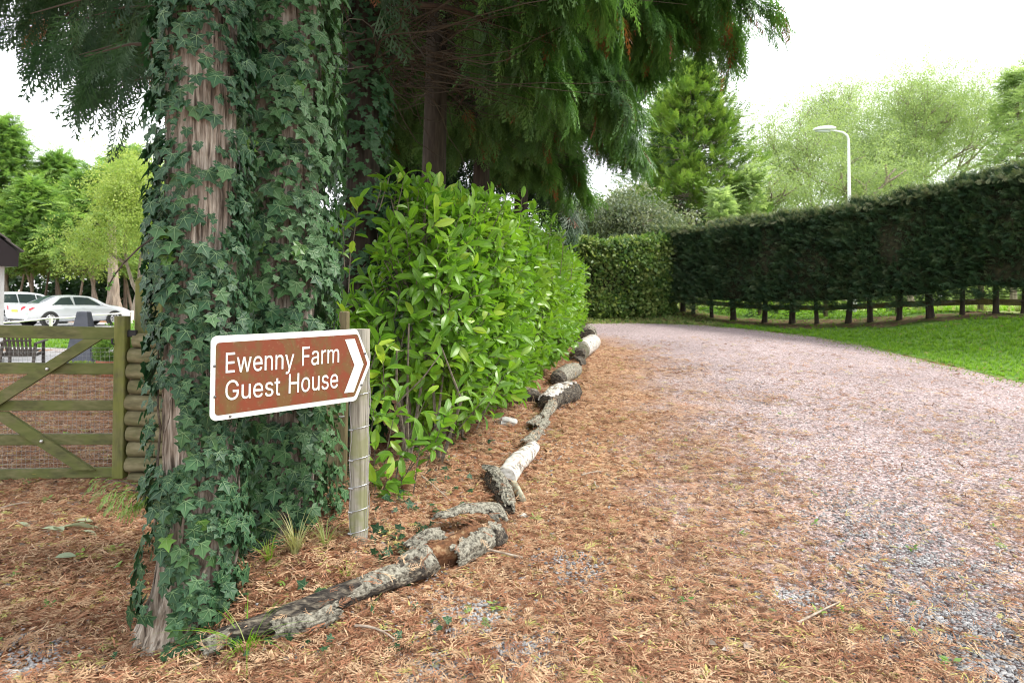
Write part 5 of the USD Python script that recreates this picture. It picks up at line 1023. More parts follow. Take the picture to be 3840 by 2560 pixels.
# ------------------------------------------------------------------ cars
M["silver"] = plainmat("silver_car_paint", (0.66, 0.68, 0.71), 0.28, 0.25, coat_weight=0.6); M["carwhite"] = plainmat("white_car_paint", (0.80, 0.81, 0.82), 0.3, coat_weight=0.6)
M["glass"] = plainmat("dark_car_glass", (0.035, 0.05, 0.055), 0.06, spec=0.8); M["tyre"] = plainmat("tyre_rubber", (0.02, 0.02, 0.02), 0.8); M["rim"] = plainmat("alloy_rim", (0.62, 0.62, 0.63), 0.3, 0.8)
M["tail"] = plainmat("tail_lamp_red", (0.55, 0.03, 0.05), 0.2); M["plate"] = plainmat("yellow_number_plate", (0.72, 0.52, 0.05), 0.5); M["trim"] = plainmat("black_trim", (0.03, 0.03, 0.03), 0.6); M["headlamp"] = plainmat("headlamp_clear", (0.5, 0.53, 0.55), 0.1)
from scipy.interpolate import PchipInterpolator
def car(name, label, st, loc, rz, paint, rear_win, screen, side_win, wheels, tail_w, estate=False):
    """st rows: x, z bottom, z belt, z top, half width at sill, at belt, at top"""
    st = np.array(st, float); o = thing(name, label, "car", loc, rz, "white and silver cars parked across the yard")
    xs_ = np.unique(np.r_[np.linspace(st[0, 0], st[-1, 0], 46), st[:, 0]]); I = PchipInterpolator(st[:, 0], st[:, 1:]); S = I(xs_)
    def ring(x):
        zb, zl, zt, wb, wl, wt = I(x)
        h = [(0, zb), (wb * 0.85, zb), (wb, zb + 0.07), (wl * 1.0, zb + 0.45 * (zl - zb)), (wl * 0.99, zb + 0.75 * (zl - zb)), (wl * 0.955, zl), (wl * 0.955 + (wt - wl * 0.955) * 0.5, zl + (zt - zl) * 0.45), (wt, zl + (zt - zl) * 0.9), (wt * 0.72, zt - 0.01 * (zt - zl)), (0, zt + 0.015)]
        return np.array([(x, y, z) for y, z in h] + [(x, -y, z) for y, z in h[-2:0:-1]])
    Rg = np.array([ring(x) for x in xs_]); k, m = Rg.shape[:2]; V = Rg.reshape(-1, 3)
    i, j = np.meshgrid(np.arange(k - 1), np.arange(m), indexing="ij"); F = quads(np.stack([i * m + j, i * m + (j + 1) % m, (i + 1) * m + (j + 1) % m, (i + 1) * m + j], -1).reshape(-1, 4))
    for (b, rev) in ((0, 0), ((k - 1) * m, 1)):
        V = np.vstack([V, V[b:b + m].mean(0)]); c = len(V) - 1; F = np.vstack([F, [[c, b + (q + 1) % m, b + q] if not rev else [c, b + q, b + (q + 1) % m] for q in range(m)]])
    obj("body", (V, F), paint, o, smooth=35)
    def side(x, t, s, off=0.014):
        zb, zl, zt, wb, wl, wt = I(x); w0 = wl * 0.955; return (x, s * (w0 + (wt - w0) * t + off), zl + (zt - zl) * 0.9 * t)
    def patch(name, g, m_): 
        a, b = g.shape[:2]; i, j = np.meshgrid(np.arange(a - 1), np.arange(b - 1), indexing="ij"); obj(name, (g.reshape(-1, 3), quads(np.stack([i * b + j, i * b + j + 1, (i + 1) * b + j + 1, (i + 1) * b + j], -1).reshape(-1, 4))), m_, o, smooth=True)
    for s in (-1, 1):
        for (xa, xb, ta, tb) in side_win:      # bottom from xa to xb, top pulled in by ta, tb
            G = np.array([[side(xa + ta * q + (xb - xa - ta - tb * 1.0) * p + (0 if True else 0), 0.10 + 0.82 * q, s) for q in np.linspace(0, 1, 5)] for p in np.linspace(0, 1, 6)])
            G = np.array([[side((xa + ta * q) * (1 - p) + (xb - tb * q) * p, 0.08 + 0.84 * q, s) for q in np.linspace(0, 1, 5)] for p in np.linspace(0, 1, 6)]); patch("side_window", G, M["glass"])
    for nm, (xa, xb) in (("rear_window", rear_win), ("windscreen", screen)):
        G = []
        for p in np.linspace(0, 1, 8):
            x = xa + (xb - xa) * p; zb, zl, zt, wb, wl, wt = I(x); G.append([(x + (-0.012 if nm == "rear_window" else 0.012), y * min(wt * 0.93, wl), zt + 0.022 - 0.05 * y * y * (1 if abs(y) > .8 else 0)) for y in np.linspace(-0.88, 0.88, 7)])
        patch(nm, np.array(G), M["glass"])
    for (x, r) in wheels:
        for s in (-1, 1):
            wl = I(x)[4]; y = s * (wl - 0.10)
            arch = trimesh.creation.cylinder(r + 0.055, 0.10, sections=28); v = np.array(arch.vertices) @ np.array([[1, 0, 0], [0, 0, 1], [0, -1, 0]]).T + [x, s * (wl - 0.046), r]; obj("wheel_arch", (v, np.array(arch.faces)), M["trim"], o, smooth=40)
            w = thing_part = UsdGeom.Xform.Define(stage, numbered(str(o.GetPath()), "wheel"))
            pr_ = np.array([(0.0, -0.10), (r * 0.9, -0.10), (r, -0.07), (r, 0.07), (r * 0.9, 0.10), (r * 0.68, 0.105), (r * 0.66, 0.085), (0, 0.085)])
            ty = trimesh.creation.revolve(pr_, sections=28); v = np.array(ty.vertices) @ np.array([[1, 0, 0], [0, 0, s], [0, -s, 0]]).T + [x, y + s * 0.03, r]; obj("tyre", (v, np.array(ty.faces)), M["tyre"], w, smooth=40)
            rb = MB()
            for q in range(7):
                a = q * 2 * np.pi / 7; rb.add(box(0.07, 0.02, r * 0.56, (0, 0, r * 0.36), 0.004, None)); v, f = rb.v[-1], None
                c_, s_ = math.cos(a), math.sin(a); rb.v[-1] = v @ np.array([[c_, 0, s_], [0, 1, 0], [-s_, 0, c_]]).T + [x, y + s * 0.128, r]
            rb.add(xf(tube([(0, 0, 0), (0, s * 0.025, 0)], 0.07, 12), None, (x, y + s * 0.12, r))); a = np.linspace(0, 2 * np.pi, 29); rb.add(tube(np.stack([x + np.cos(a) * r * .62, np.full(29, y + s * 0.13), r + np.sin(a) * r * .62], 1), 0.02, 6, False))
            obj("rim", rb.mesh(), M["rim"], w)
    x0 = st[0, 0]; zl = I(x0 + 0.15)[1]
    obj("number_plate", box(0.02, 0.50, 0.115, (x0 - 0.012, 0, zl - 0.20), 0.003), M["plate"], o)
    for s in (-1, 1):
        if estate:
            G = np.array([[(x0 - 0.015 + 0.05 * abs(p) + 0.17 * max(q, 0) ** 1.2, s * (0.80 - 0.10 * max(0, q) + 0.04 * p - 0.12), zl - 0.22 + 0.85 * q) for q in np.linspace(0, 0.9, 7)] for p in np.linspace(-1, 1, 3)])
            pts = [(x0 - 0.03, s * 0.80, zl - 0.25), (x0 - 0.02, s * 0.82, zl - 0.02), (x0 + 0.10, s * 0.77, zl + 0.25), (x0 + 0.25, s * 0.68, zl + 0.45)]; obj("tail_lamp", tube(pts, [0.05, 0.085, 0.065, 0.035], 8), M["tail"], o, smooth=True)
        else:
            obj("tail_lamp", trimesh.convex.convex_hull(np.array([(x0 - 0.02, s * 0.50, zl - 0.16), (x0 - 0.02, s * 0.60, zl - 0.02), (x0 + 0.02, s * 0.70, zl + 0.02), (x0 + 0.40, s * 0.935, zl - 0.03), (x0 + 0.20, s * 0.94, zl - 0.15), (x0 + 0.02, s * 0.76, zl - 0.18), (x0 + 0.1, s * 0.5, zl - 0.1)])), M["tail"], o)
        obj("headlamp", trimesh.convex.convex_hull(np.array([(st[-1, 0] - 0.02, s * 0.45, 0.62), (st[-1, 0] - 0.30, s * 0.82, 0.70), (st[-1, 0] - 0.03, s * 0.6, 0.70), (st[-1, 0] - 0.12, s * 0.76, 0.58)])), M["headlamp"], o)
        obj("door_mirror", xf((np.array(trimesh.creation.icosphere(2).vertices) * [0.07, 0.10, 0.075], np.array(trimesh.creation.icosphere(2).faces)), None, (screen[1] - 0.45, s * (I(screen[1] - 0.4)[4] + 0.09), I(screen[1] - 0.4)[1] + 0.10)), paint, o, smooth=True)
        for hx in (side_win[0][1] - 0.35, side_win[-1][1] - 0.95): obj("door_handle", box(0.16, 0.02, 0.028, (hx, s * (I(hx)[4] * 0.985 + 0.012), I(hx)[1] - 0.12), 0.004), M["trim"] if estate else M["silver"], o)
    obj("bumper_trim", box(0.06, 1.3, 0.10, (x0 + 0.06, 0, I(x0 + .1)[0] + 0.03), 0.01), M["trim"], o)
    obj("exhaust", tube([(x0 + 0.05, -0.5, 0.27), (x0 - 0.02, -0.5, 0.27)], 0.035, 10), M["rim"], o)
    if estate: obj("brake_light", box(0.03, 0.3, 0.03, (x0 + 0.36, 0, 1.44), 0.004), M["tail"], o)
    return o
sedan = [(-2.50, .42, .80, .84, .72, .80, .62), (-2.40, .30, .93, 1.00, .80, .88, .68), (-1.75, .26, .97, 1.07, .86, .93, .66), (-0.98, .22, .98, 1.40, .87, .935, .60), (-0.2, .22, .97, 1.455, .87, .935, .62), (0.50, .22, .96, 1.41, .87, .935, .61), (1.30, .22, .93, 1.03, .86, .93, .68), (2.0, .25, .80, .90, .84, .90, .66), (2.38, .30, .70, .76, .78, .84, .60), (2.50, .42, .60, .66, .66, .72, .5)]
hatch = [(-2.15, .42, .92, .98, .76, .83, .72), (-2.08, .30, 1.0, 1.12, .82, .88, .70), (-1.72, .26, 1.03, 1.50, .85, .905, .60), (-1.3, .24, 1.03, 1.565, .86, .91, .60), (-0.3, .22, 1.0, 1.58, .86, .91, .60), (0.45, .22, .97, 1.50, .86, .91, .60), (1.25, .22, .94, 1.06, .86, .905, .70), (1.85, .25, .84, .92, .82, .87, .64), (2.12, .32, .70, .78, .72, .78, .55)]
h = math.radians(62); a = at(262, 1221, 33.0)
g = float(gz(a[0], a[1])); 
car("silver_saloon", "silver saloon car seen from behind, parked beyond the white rail", sedan, (a[0] + 0.1, a[1], g + 0.02), h, M["silver"], (-1.72, -1.02), (0.55, 1.25), [(-1.42, -0.42, 0.55, 0.06), (-0.36, 0.98, 0.02, 0.62)], [(-1.48, 0.335), (1.52, 0.335)], 0.4)
a = at(95, 1221, 34.6); g = float(gz(a[0], a[1]))
car("white_hatchback", "white hatchback car parked left of the silver saloon, beside the cottage wall", hatch, (a[0], a[1], g + 0.02), h, M["carwhite"], (-2.06, -1.74), (0.5, 1.2), [(-1.45, -0.75, 0.12, 0.0), (-0.70, 0.10, 0.0, 0.0), (0.15, 0.95, 0.0, 0.58)], [(-1.32, 0.33), (1.33, 0.33)], 0.3, True)
# ------------------------------------------------------------------ rotting logs along the edge of the drive
LOGTOP = []
def log_mesh(P, R, seed, n=30, k=40, rough=0.18, a0=0.0, a1=2 * math.pi, thick=None, flat=1.0):
    """a rough log along the points P; a0..a1 leaves part of the ring out (a shell of bark when thick is set)"""
    P, R = np.asarray(P, float), np.asarray(R, float); P = P + [0, 0, 0.022]; LOGTOP.append((P, R)); s = np.r_[0, np.cumsum(np.linalg.norm(np.diff(P, axis=0), axis=1))]; t = np.linspace(0, s[-1], k)
    C = np.stack([np.interp(t, s, P[:, c]) for c in range(3)], 1); r = np.interp(t, s, R); T = np.gradient(C, axis=0); T /= np.linalg.norm(T, axis=1, keepdims=True)
    A_ = np.cross(T, [0, 0, 1.0]); A_ /= np.linalg.norm(A_, axis=1, keepdims=True); B_ = np.cross(A_, T)
    full = a1 - a0 > 6.2; th = a0 + np.arange(n) * (a1 - a0) / (n if full else n - 1)
    TH, Tt = np.meshgrid(th, t)
    if not full:
        e0_, e1_ = (0.75 * (meshkit.fbm(np.stack([t * 22, 0 * t, 0 * t + seed + q_], -1), 3, seed) - 0.5) for q_ in (0, 5)); w_ = np.linspace(0, 1, n)[None]; TH = TH + e0_[:, None] * (1 - w_) + e1_[:, None] * w_
        je = 0.05 * (meshkit.fbm(np.stack([np.arange(n) * 0.55, 0 * th, 0 * th + seed], -1), 3, seed + 2) - 0.5); fr = np.abs(np.linspace(-1, 1, k)) ** 3
        C_off = fr[:, None] * je[None]
    else: C_off = np.zeros((k, n))
    q = np.stack([np.cos(TH) * 1.6, np.sin(TH) * 1.6, Tt * 7], -1)
    f = 1 + rough * 2 * (meshkit.fbm(q * 1.1, 4, seed) - 0.5) + rough * 0.9 * (meshkit.fbm(np.stack([np.cos(TH) * 6, np.sin(TH) * 6, Tt * 9], -1), 2, seed + 1) - 0.5)
    def surf(rr): return (C[:, None] + C_off[..., None] * T[:, None] + (np.cos(TH) * rr)[..., None] * A_[:, None] + (np.sin(TH) * rr * flat)[..., None] * B_[:, None])
    S = surf(r[:, None] * f); V = S.reshape(-1, 3); m = n
    i, j = np.meshgrid(np.arange(k - 1), np.arange(n if full else n - 1), indexing="ij"); F = quads(np.stack([i * m + j, (i + 1) * m + j, (i + 1) * m + (j + 1) % m, i * m + (j + 1) % m], -1).reshape(-1, 4))
    if thick:
        V2 = surf(r[:, None] * f - thick).reshape(-1, 3); b = len(V); F2 = F[:, ::-1] + b; E = []
        ed = [(q * m, (q + 1) * m) for q in range(k - 1)] + [((q + 1) * m + m - 1, q * m + m - 1) for q in range(k - 1)] + [(q + 1, q) for q in range(m - 1)] + [((k - 1) * m + q, (k - 1) * m + q + 1) for q in range(m - 1)]
        for a, c in ed: E += [[a, b + a, b + c], [a, b + c, c]]
        return np.vstack([V, V2]), np.vstack([F, F2, np.array(E)])
    if full:
        c0, c1 = len(V), len(V) + 1; V = np.vstack([V, C[0] - T[0] * r[0] * 0.05, C[-1] + T[-1] * r[-1] * 0.05])
        F = np.vstack([F, [[c0, q, (q + 1) % m] for q in range(m)], [[c1, (k - 1) * m + (q + 1) % m, (k - 1) * m + q] for q in range(m)]])
    return V, F
def gpt(u, v, up=0.0): p = ground(u, v); p[2] += up; return p
G8 = "rotting logs edging the drive"
def pxr(u, v, d): return d / FPX * ground(u, v)[1]       # metres spanned by d picture pixels at the ground point
o = thing("edging_log", "long low blackened log with pale lichen bark, nearest the camera at trunk foot", "log", group=G8)
P = [gpt(780, 2425, 0.005), gpt(1000, 2370, 0.015), gpt(1230, 2290, 0.025), gpt(1440, 2225, 0.035), gpt(1600, 2165, 0.045)]
obj("rotten_wood", log_mesh(P, [0.035, 0.05, 0.052, 0.05, 0.055], 1, 34, 90, 0.30), M["log_dark"], o, smooth=True)
obj("bark", log_mesh([gpt(1030, 2372, 0.0), gpt(1150, 2352, 0.01), gpt(1265, 2310, 0.012)], [0.055, 0.062, 0.05], 2, 20, 30, 0.22, -0.6, 1.0, 0.012), M["log_bark"], o)
obj("bark", log_mesh([gpt(1300, 2262, 0.02), gpt(1400, 2230, 0.035), gpt(1520, 2195, 0.04)], [0.048, 0.058, 0.056], 5, 22, 36, 0.22, -0.3, 2.0, 0.012), M["log_bark"], o)
obj("bark", log_mesh([gpt(770, 2450, 0.0), gpt(870, 2415, 0.01)], [0.045, 0.045], 7, 16, 20, 0.25, -0.3, 1.6, 0.012), M["log_bark"], o)
obj("branch_stub", log_mesh([gpt(1500, 2165, 0.05), gpt(1580, 2150, 0.075), gpt(1618, 2185, 0.04)], [0.035, 0.05, 0.05], 9, 22, 30, 0.3), M["log_bark"], o, smooth=True)
o = thing("edging_log", "hollow broken log with red rotten heart and curled pale bark, right of the sign post", "log", group=G8)
P = [gpt(1560, 2120, 0.01), gpt(1680, 2110, 0.04), gpt(1790, 2060, 0.05), gpt(1880, 2030, 0.03)]
obj("rotten_wood", log_mesh(P, [0.045, 0.068, 0.072, 0.05], 21, 40, 60, 0.35), M["log_core"], o, smooth=True)
obj("bark", log_mesh([gpt(1690, 2130, 0.03), gpt(1770, 2090, 0.045), gpt(1850, 2040, 0.05)], [0.066, 0.078, 0.068], 22, 30, 40, 0.30, -0.7, 1.5, 0.014), M["log_bark"], o)
obj("bark", log_mesh([gpt(1530, 2095, 0.02), gpt(1600, 2080, 0.06), gpt(1650, 2068, 0.06)], [0.05, 0.06, 0.05], 23, 22, 26, 0.3, 0.2, 2.2, 0.012), M["log_bark"], o)
obj("bark", log_mesh([gpt(1640, 2010, 0.06), gpt(1740, 1990, 0.075), gpt(1850, 1985, 0.07), gpt(1880, 2010, 0.05)], [0.05, 0.068, 0.072, 0.05], 24, 26, 44, 0.2, 0.5, 2.9, 0.016), M["log_bark"], o)
obj("dark_end", log_mesh([gpt(1830, 2060, 0.03), gpt(1872, 2040, 0.03)], [0.07, 0.06], 25, 26, 16, 0.4), M["log_dark"], o, smooth=True)
o = thing("edging_log", "short crumbling grey bark fragment lying below the white log", "log", group=G8)
obj("bark", log_mesh([gpt(1905, 1935, 0.02), gpt(1890, 1880, 0.04), gpt(1850, 1815, 0.05), gpt(1815, 1795, 0.04)], [0.045, 0.062, 0.066, 0.045], 31, 30, 44, 0.35, -0.5, 2.4, 0.014), M["log_bark"], o)
obj("rotten_wood", log_mesh([gpt(1905, 1930, 0.0), gpt(1880, 1870, 0.02), gpt(1840, 1810, 0.02)], [0.045, 0.06, 0.055], 32, 24, 30, 0.35), M["log_dark"], o, smooth=True)
o = thing("edging_log", "bleached white birch log, the brightest of the row, mid way along", "log", group=G8)
P = [gpt(1895, 1830, 0.05), gpt(1935, 1775, 0.06), gpt(1975, 1735, 0.05), gpt(2000, 1700, 0.035)]
obj("birch_bark", log_mesh(P, [0.078, 0.076, 0.070, 0.055], 41, 34, 60, 0.12), M["log_white"], o, smooth=True); obj("splinter", log_mesh([gpt(1925, 1840, 0.03), gpt(1962, 1885, 0.0)], [0.03, 0.022], 43, 16, 16, 0.2), M["log_end"], o, smooth=True)
o = thing("edging_log", "scattered grey bark scraps between the white log and the half bleached one", "log", group=G8)
for q, (u, v, r_) in enumerate([(2010, 1650, 0.05), (1985, 1672, 0.05), (2030, 1612, 0.055), (2005, 1600, 0.05)]):
    obj("bark", log_mesh([gpt(u - 22, v + 16, 0.02), gpt(u + 16, v - 14, 0.025)], [r_, r_ * 0.9], 54 + q * 3, 18, 18, 0.4, -0.3, 2.2, 0.012), M["log_bark"], o)
o = thing("edging_log", "half bleached log with black rotten underside, beside the laurel skirt", "log", group=G8)
P = [gpt(2045, 1545, 0.06), gpt(2090, 1520, 0.08), gpt(2150, 1500, 0.09)]
obj("rotten_wood", log_mesh(P, [0.10, 0.125, 0.12], 51, 34, 44, 0.3), M["log_dark"], o, smooth=True); obj("bark", log_mesh([p + [0, 0, 0.02] for p in P[:2]] + [P[2] + [-0.03, 0, 0.02]], [0.10, 0.122, 0.115], 52, 24, 36, 0.2, 0.75, 2.7, 0.015), M["log_white"], o)
obj("bark", log_mesh([gpt(2030, 1590, 0.03), gpt(2060, 1560, 0.06), gpt(2070, 1540, 0.08)], [0.05, 0.07, 0.06], 53, 20, 24, 0.3, -0.4, 2.0, 0.014), M["log_bark"], o)
o = thing("edging_log", "low grey weathered log half buried in litter under the laurel edge", "log", group=G8)
obj("rotten_wood", log_mesh([gpt(1905, 1510, 0.03), gpt(1980, 1505, 0.05), gpt(2040, 1520, 0.03)], [0.06, 0.08, 0.06], 61, 26, 40, 0.35), M["log_dark"], o, smooth=True)
obj("bark", log_mesh([gpt(1960, 1500, 0.07), gpt(2010, 1505, 0.07)], [0.06, 0.06], 62, 20, 20, 0.3, 0.4, 2.4, 0.012), M["log_bark"], o)
o = thing("edging_log", "dark grooved grey log with a split slab leaning on its far end", "log", group=G8)
obj("rotten_wood", log_mesh([gpt(2095, 1445, 0.08), gpt(2130, 1425, 0.09), gpt(2158, 1410, 0.08)], [0.11, 0.12, 0.10], 71, 30, 44, 0.25), M["log_bark"], o, smooth=True)
obj("dark_end", log_mesh([gpt(2085, 1452, 0.07), gpt(2098, 1444, 0.08)], [0.09, 0.105], 72, 24, 10, 0.3), M["log_dark"], o, smooth=True)
obj("split_slab", log_mesh([gpt(2150, 1400, 0.10), gpt(2172, 1395, 0.11)], [0.14, 0.12], 73, 18, 14, 0.15, 0.1, 2.2, 0.03), M["log_dark"], o)
o = thing("edging_log", "pale sawn cylinder log with grey cut end facing the laurel", "log", group=G8)
P = [gpt(2178, 1352, 0.17), gpt(2200, 1335, 0.17), gpt(2222, 1318, 0.17)]
obj("birch_bark", log_mesh(P, [0.165, 0.165, 0.16], 81, 34, 40, 0.05), M["log_white"], o, smooth=40); d_ = (P[0] - P[2]) / np.linalg.norm(P[0] - P[2]); obj("cut_end", tube([P[0] + d_ * 0.012, P[0] + d_ * 0.03], 0.155, 28), M["log_end"], o, smooth=40)
obj("rotten_wood", log_mesh([P[0] + d_ * 0.10 - [0, 0, 0.06], P[0] + d_ * 0.22 - [0, 0, 0.07]], [0.11, 0.09], 83, 22, 16, 0.35), M["log_dark"], o, smooth=True)
o = thing("edging_log", "round dark log end with shaggy bark, last of the row but one", "log", group=G8)
P = [gpt(2196, 1305, 0.17), gpt(2200, 1290, 0.18), gpt(2204, 1278, 0.17)]
obj("rotten_wood", log_mesh(P, [0.20, 0.21, 0.19], 91, 34, 30, 0.3), M["log_dark"], o, smooth=True); obj("bark", log_mesh([p + [0, 0.02, 0.012] for p in P], [0.205, 0.215, 0.20], 92, 26, 30, 0.2, -0.3, 1.7, 0.02), M["log_bark"], o)
o = thing("edging_log", "small dark log piece furthest along, tucked by the laurel end", "log", group=G8)
obj("rotten_wood", log_mesh([gpt(2140, 1282, 0.10), gpt(2168, 1276, 0.11), gpt(2185, 1276, 0.09)], [0.12, 0.13, 0.10], 95, 26, 30, 0.3), M["log_bark"], o, smooth=True); obj("dark_end", log_mesh([gpt(2136, 1284, 0.10), gpt(2141, 1282, 0.10)], [0.10, 0.115], 96, 20, 8, 0.3), M["log_dark"], o, smooth=True)
# a few rocks and fallen twigs one can pick out
rng = np.random.default_rng(12)
for (u, v, d_, lab) in [(1085, 2480, 75, "pale angular rock in the litter below the nearest log"), (30, 2540, 90, "grey rock at the bottom left corner of the litter"), (490, 2330, 32, "small whitish stone against the foot of the nearest trunk"), (1960, 1940, 45, "small white quartz stone by the bark fragment"), (1900, 1590, 90, "grey slab of stone in the litter under the laurel"), (1080, 2485, 0, "")]:
    if not d_: continue
    p = gpt(u, v); r = d_ / 2 / FPX * p[1]; m = trimesh.convex.convex_hull(rnd3(rng, 26) * [1, 0.75, 0.55]); m = m.subdivide(); vv = np.array(m.vertices); vv *= 1 + 0.08 * rng.normal(size=(len(vv), 1))
    g = obj("rock", (vv * r + p + [0, 0, r * 0.2], np.array(m.faces)), M["rock"]); tag(g, lab, "rock")
for (u0, v0, u1, v1, lab) in [(1960, 2050 + 60, 1590, 2030, "thin red brown twig crossing over the hollow log"), (1680, 1740, 1560, 1690, "dead twig poking from litter under the laurel"), (1330, 2370, 1480, 2430, "pale grey twig lying below the nearest log"), (2990, 2360, 3150, 2285, "bare forked twig lying on the gravel, right foreground"), (2180, 1795, 2260, 1785, "short pale stick on the litter right of the white log"), (2230, 1820, 2240, 1850, "tiny hooked twig on the litter right of the white log"), (0, 1922, 110, 1905, "grey stick on the litter in front of the gate"), (1580, 1800, 1690, 1900, "long thin twig slanting down from the laurel sprigs")]:
    a, b = gpt(u0, v0, 0.03), gpt(u1, v1, 0.04); mid = (a + b) / 2 + np.array([rng.normal() * .02, rng.normal() * .02, 0.012]); q = np.linspace(0, 1, 7); C_ = np.stack([(1 - t) ** 2 * a + 2 * t * (1 - t) * mid + t * t * b for t in q])
    o = thing("fallen_twig", lab, "twig"); obj("stem", tube(C_, np.linspace(0.007, 0.003, 7), 6), M["twig_pale"], o, smooth=True)
    obj("side_twig", tube([C_[4], C_[4] + (b - a) * 0.14 + np.array([-(b - a)[1], (b - a)[0], 0.02]) * 0.12], [0.004, 0.002], 5), M["twig_pale"], o)
def leafheap(lab, spots, mat_, s0):
    o = thing("fallen_leaves", lab, "fallen leaves")
    for (u, v, ang, s) in spots:
        p = gpt(u, v, 0.03 + 0.02 * rng.random()); v_, f_, a_ = LLV[rng.integers(0, 4)]; y = np.array([math.cos(ang), math.sin(ang), 0.1 * rng.normal()]); n = np.array([0.25 * rng.normal(), 0.25 * rng.normal(), 1.0]); n -= y * (n @ y) / (y @ y); n /= np.linalg.norm(n); y /= np.linalg.norm(y)
        obj("leaf", ((v_ * s * s0) @ np.stack([np.cross(y, n), y, n], 1).T + p, f_), mat_, o, prim={"vein": a_ * 0}, smooth=True)
leafheap("little heap of grey green fallen leaves left of the ivy trunk", [(150, 2010, 0.1, 1), (220, 2005, 0.5, 1.1), (250, 2000, 0.2, 1.2), (280, 1992, 1.3, .9), (300, 2008, -0.3, 1), (240, 2020, 2.6, .9), (320, 2000, 0.0, .8), (200, 2118, 0.3, .8), (160, 2115, 0.5, .7), (65, 1985, 0.2, .7), (280, 1975, .4, .8)], M["fallen"], 0.13)
M["fallen_brown"] = leafmat("fallen_brown_leaf", [(0.22, 0.17, 0.13), (0.36, 0.30, 0.26)], 0.1, 0.6)
leafheap("crumpled grey brown dead leaves on the gravel, lower right of centre", [(2700, 2470, 0.2, 1), (2740, 2480, 2.8, 1.2), (2790, 2465, 0.9, .9), (2720, 2495, -0.2, 1), (2850, 2480, 0.8, .7), (2690, 2455, 2.2, .9), (2620, 2370, 2.6, .6)], M["fallen_brown"], 0.10)

# ------------------------------------------------------------------ loose litter, stones and grass
def lit_piece(seed, kind):
    rng = np.random.default_rng(seed); mb = MB()
    if kind == "sprig":
        n = 7; x = 0.0
        for k in range(n * 2):
            t = k / (n * 2); s = 1 if k % 2 else -1; l = 0.40 * (1 - t) ** 0.6 + 0.08; ang = s * rng.uniform(0.5, 0.9); d = np.array([math.cos(ang), math.sin(ang), rng.normal() * 0.16]); d /= np.linalg.norm(d)
            mb.add(rhomb(np.array([t, 0.05 * math.sin(4 * t), 0.05 * math.sin(3 * t)]), d, np.array([rng.normal() * .3, rng.normal() * .3, 1.0]), l, 0.055))
        mb.add(rhomb(np.zeros(3), np.array([1.0, 0, 0]), np.array([0, 0, 1.0]), 1.15, 0.05))
    elif kind == "strand":
        for q in range(3):
            a = rng.uniform(-0.6, 0.6); p = np.array([rng.uniform(-.2, .2), rng.uniform(-.2, .2), 0.02 * q]); c = rng.uniform(-0.5, 0.5)
            for k in range(4):
                d = np.array([math.cos(a + c * k * .5), math.sin(a + c * k * .5), 0.12 * math.cos(k)]); mb.add(rhomb(p, d, np.array([0, 0.3 * rng.normal(), 1.0]), 0.34, 0.075)); p = p + d * 0.26
    else:
        for q in range(6):
            a = rng.uniform(0, 6.28); mb.add(rhomb(rng.normal(size=3) * [.4, .4, .05], np.array([math.cos(a), math.sin(a), 0.1 * rng.normal()]), np.array([0.2 * rng.normal(), 0.2 * rng.normal(), 1.0]), rng.uniform(.3, .6), rng.uniform(.08, .16)))
    return mb.mesh()
rng = np.random.default_rng(202)
def cand(n, y0, y1, p):
    Y = (y0 ** (1 - p) + rng.random(n) * (y1 ** (1 - p) - y0 ** (1 - p))) ** (1 / (1 - p)); return rng.uniform(-0.82, 0.82, n) * Y, Y
def road_t(x, y):
    d1 = seg_dist(x, y, LS[::3]); d2 = seg_dist(x, y, RS[::3]); ins = shapely.contains_xy(ROADPOLY, x, y); return np.where(ins, d1 / (d1 + d2), np.where(x < 5 + 0 * y, -0.1, 1.1))
X, Y = cand(92000, 2.25, 17.5, 1.35); t = road_t(X, Y)
nz = meshkit.fbm(np.stack([X * 1.1, Y * 1.1, 0 * X], -1), 4, 77)
pr = np.where(t < 0, 1.0, np.clip(0.92 - 2.3 * t + 2.2 * (nz - 0.5) + 0.45 * smooth(Y, 6.5, 3), 0.15 + 0.13 * smooth(Y, 7, 3.5) + 0.16 * np.exp(-((t - 0.48) / 0.06) ** 2), 1)); pr = np.where(t > 1, 0.12, pr)
pr *= np.where((X < -1.9) & (Y > 12.6), 0.0, 1)
BARE = [(*ground(u, v)[:2], a) for u, v, a in ((1780, 2330, 0.26), (1950, 2450, 0.22), (1640, 2520, 0.2), (3560, 2330, 0.40), (3760, 2500, 0.35), (3380, 2080, 0.45), (3250, 1930, 0.45), (3000, 2250, 0.2), (90, 2500, 0.2), (2150, 2150, 0.25))]
def bare_at(x, y): return np.max([np.exp(-((x - bx) ** 2 + (y - by) ** 2) / (2 * (a * .6) ** 2)) for bx, by, a in BARE], axis=0) * (0.45 + 1.1 * meshkit.fbm(np.stack([x * 5, y * 5, 0 * x], -1), 3, 8))
pr *= 1 - 0.85 * np.clip(bare_at(X, Y), 0, 1)
lp = np.vstack([np.stack([np.interp(np.linspace(0, 1, 12), np.linspace(0, 1, len(a_)), a_[:, c]) for c in (0, 1)], 1) for a_, _ in LOGTOP])
from scipy.spatial import cKDTree
k = (rng.random(len(X)) < pr) & (cKDTree(lp).query(np.c_[X, Y])[0] > 0.05); X, Y, t = X[k], Y[k], t[k]; n = len(X)
slope = np.stack([(gz(X + .05, Y) - gz(X - .05, Y)) / .1, (gz(X, Y + .05) - gz(X, Y - .05)) / .1], 1)
N = np.c_[-slope, np.ones(n)] + 0.30 * rng.normal(size=(n, 3)); az = rng.uniform(0, 6.28, n); D = np.stack([np.cos(az), np.sin(az), 0.12 * rng.normal(size=n)], 1)
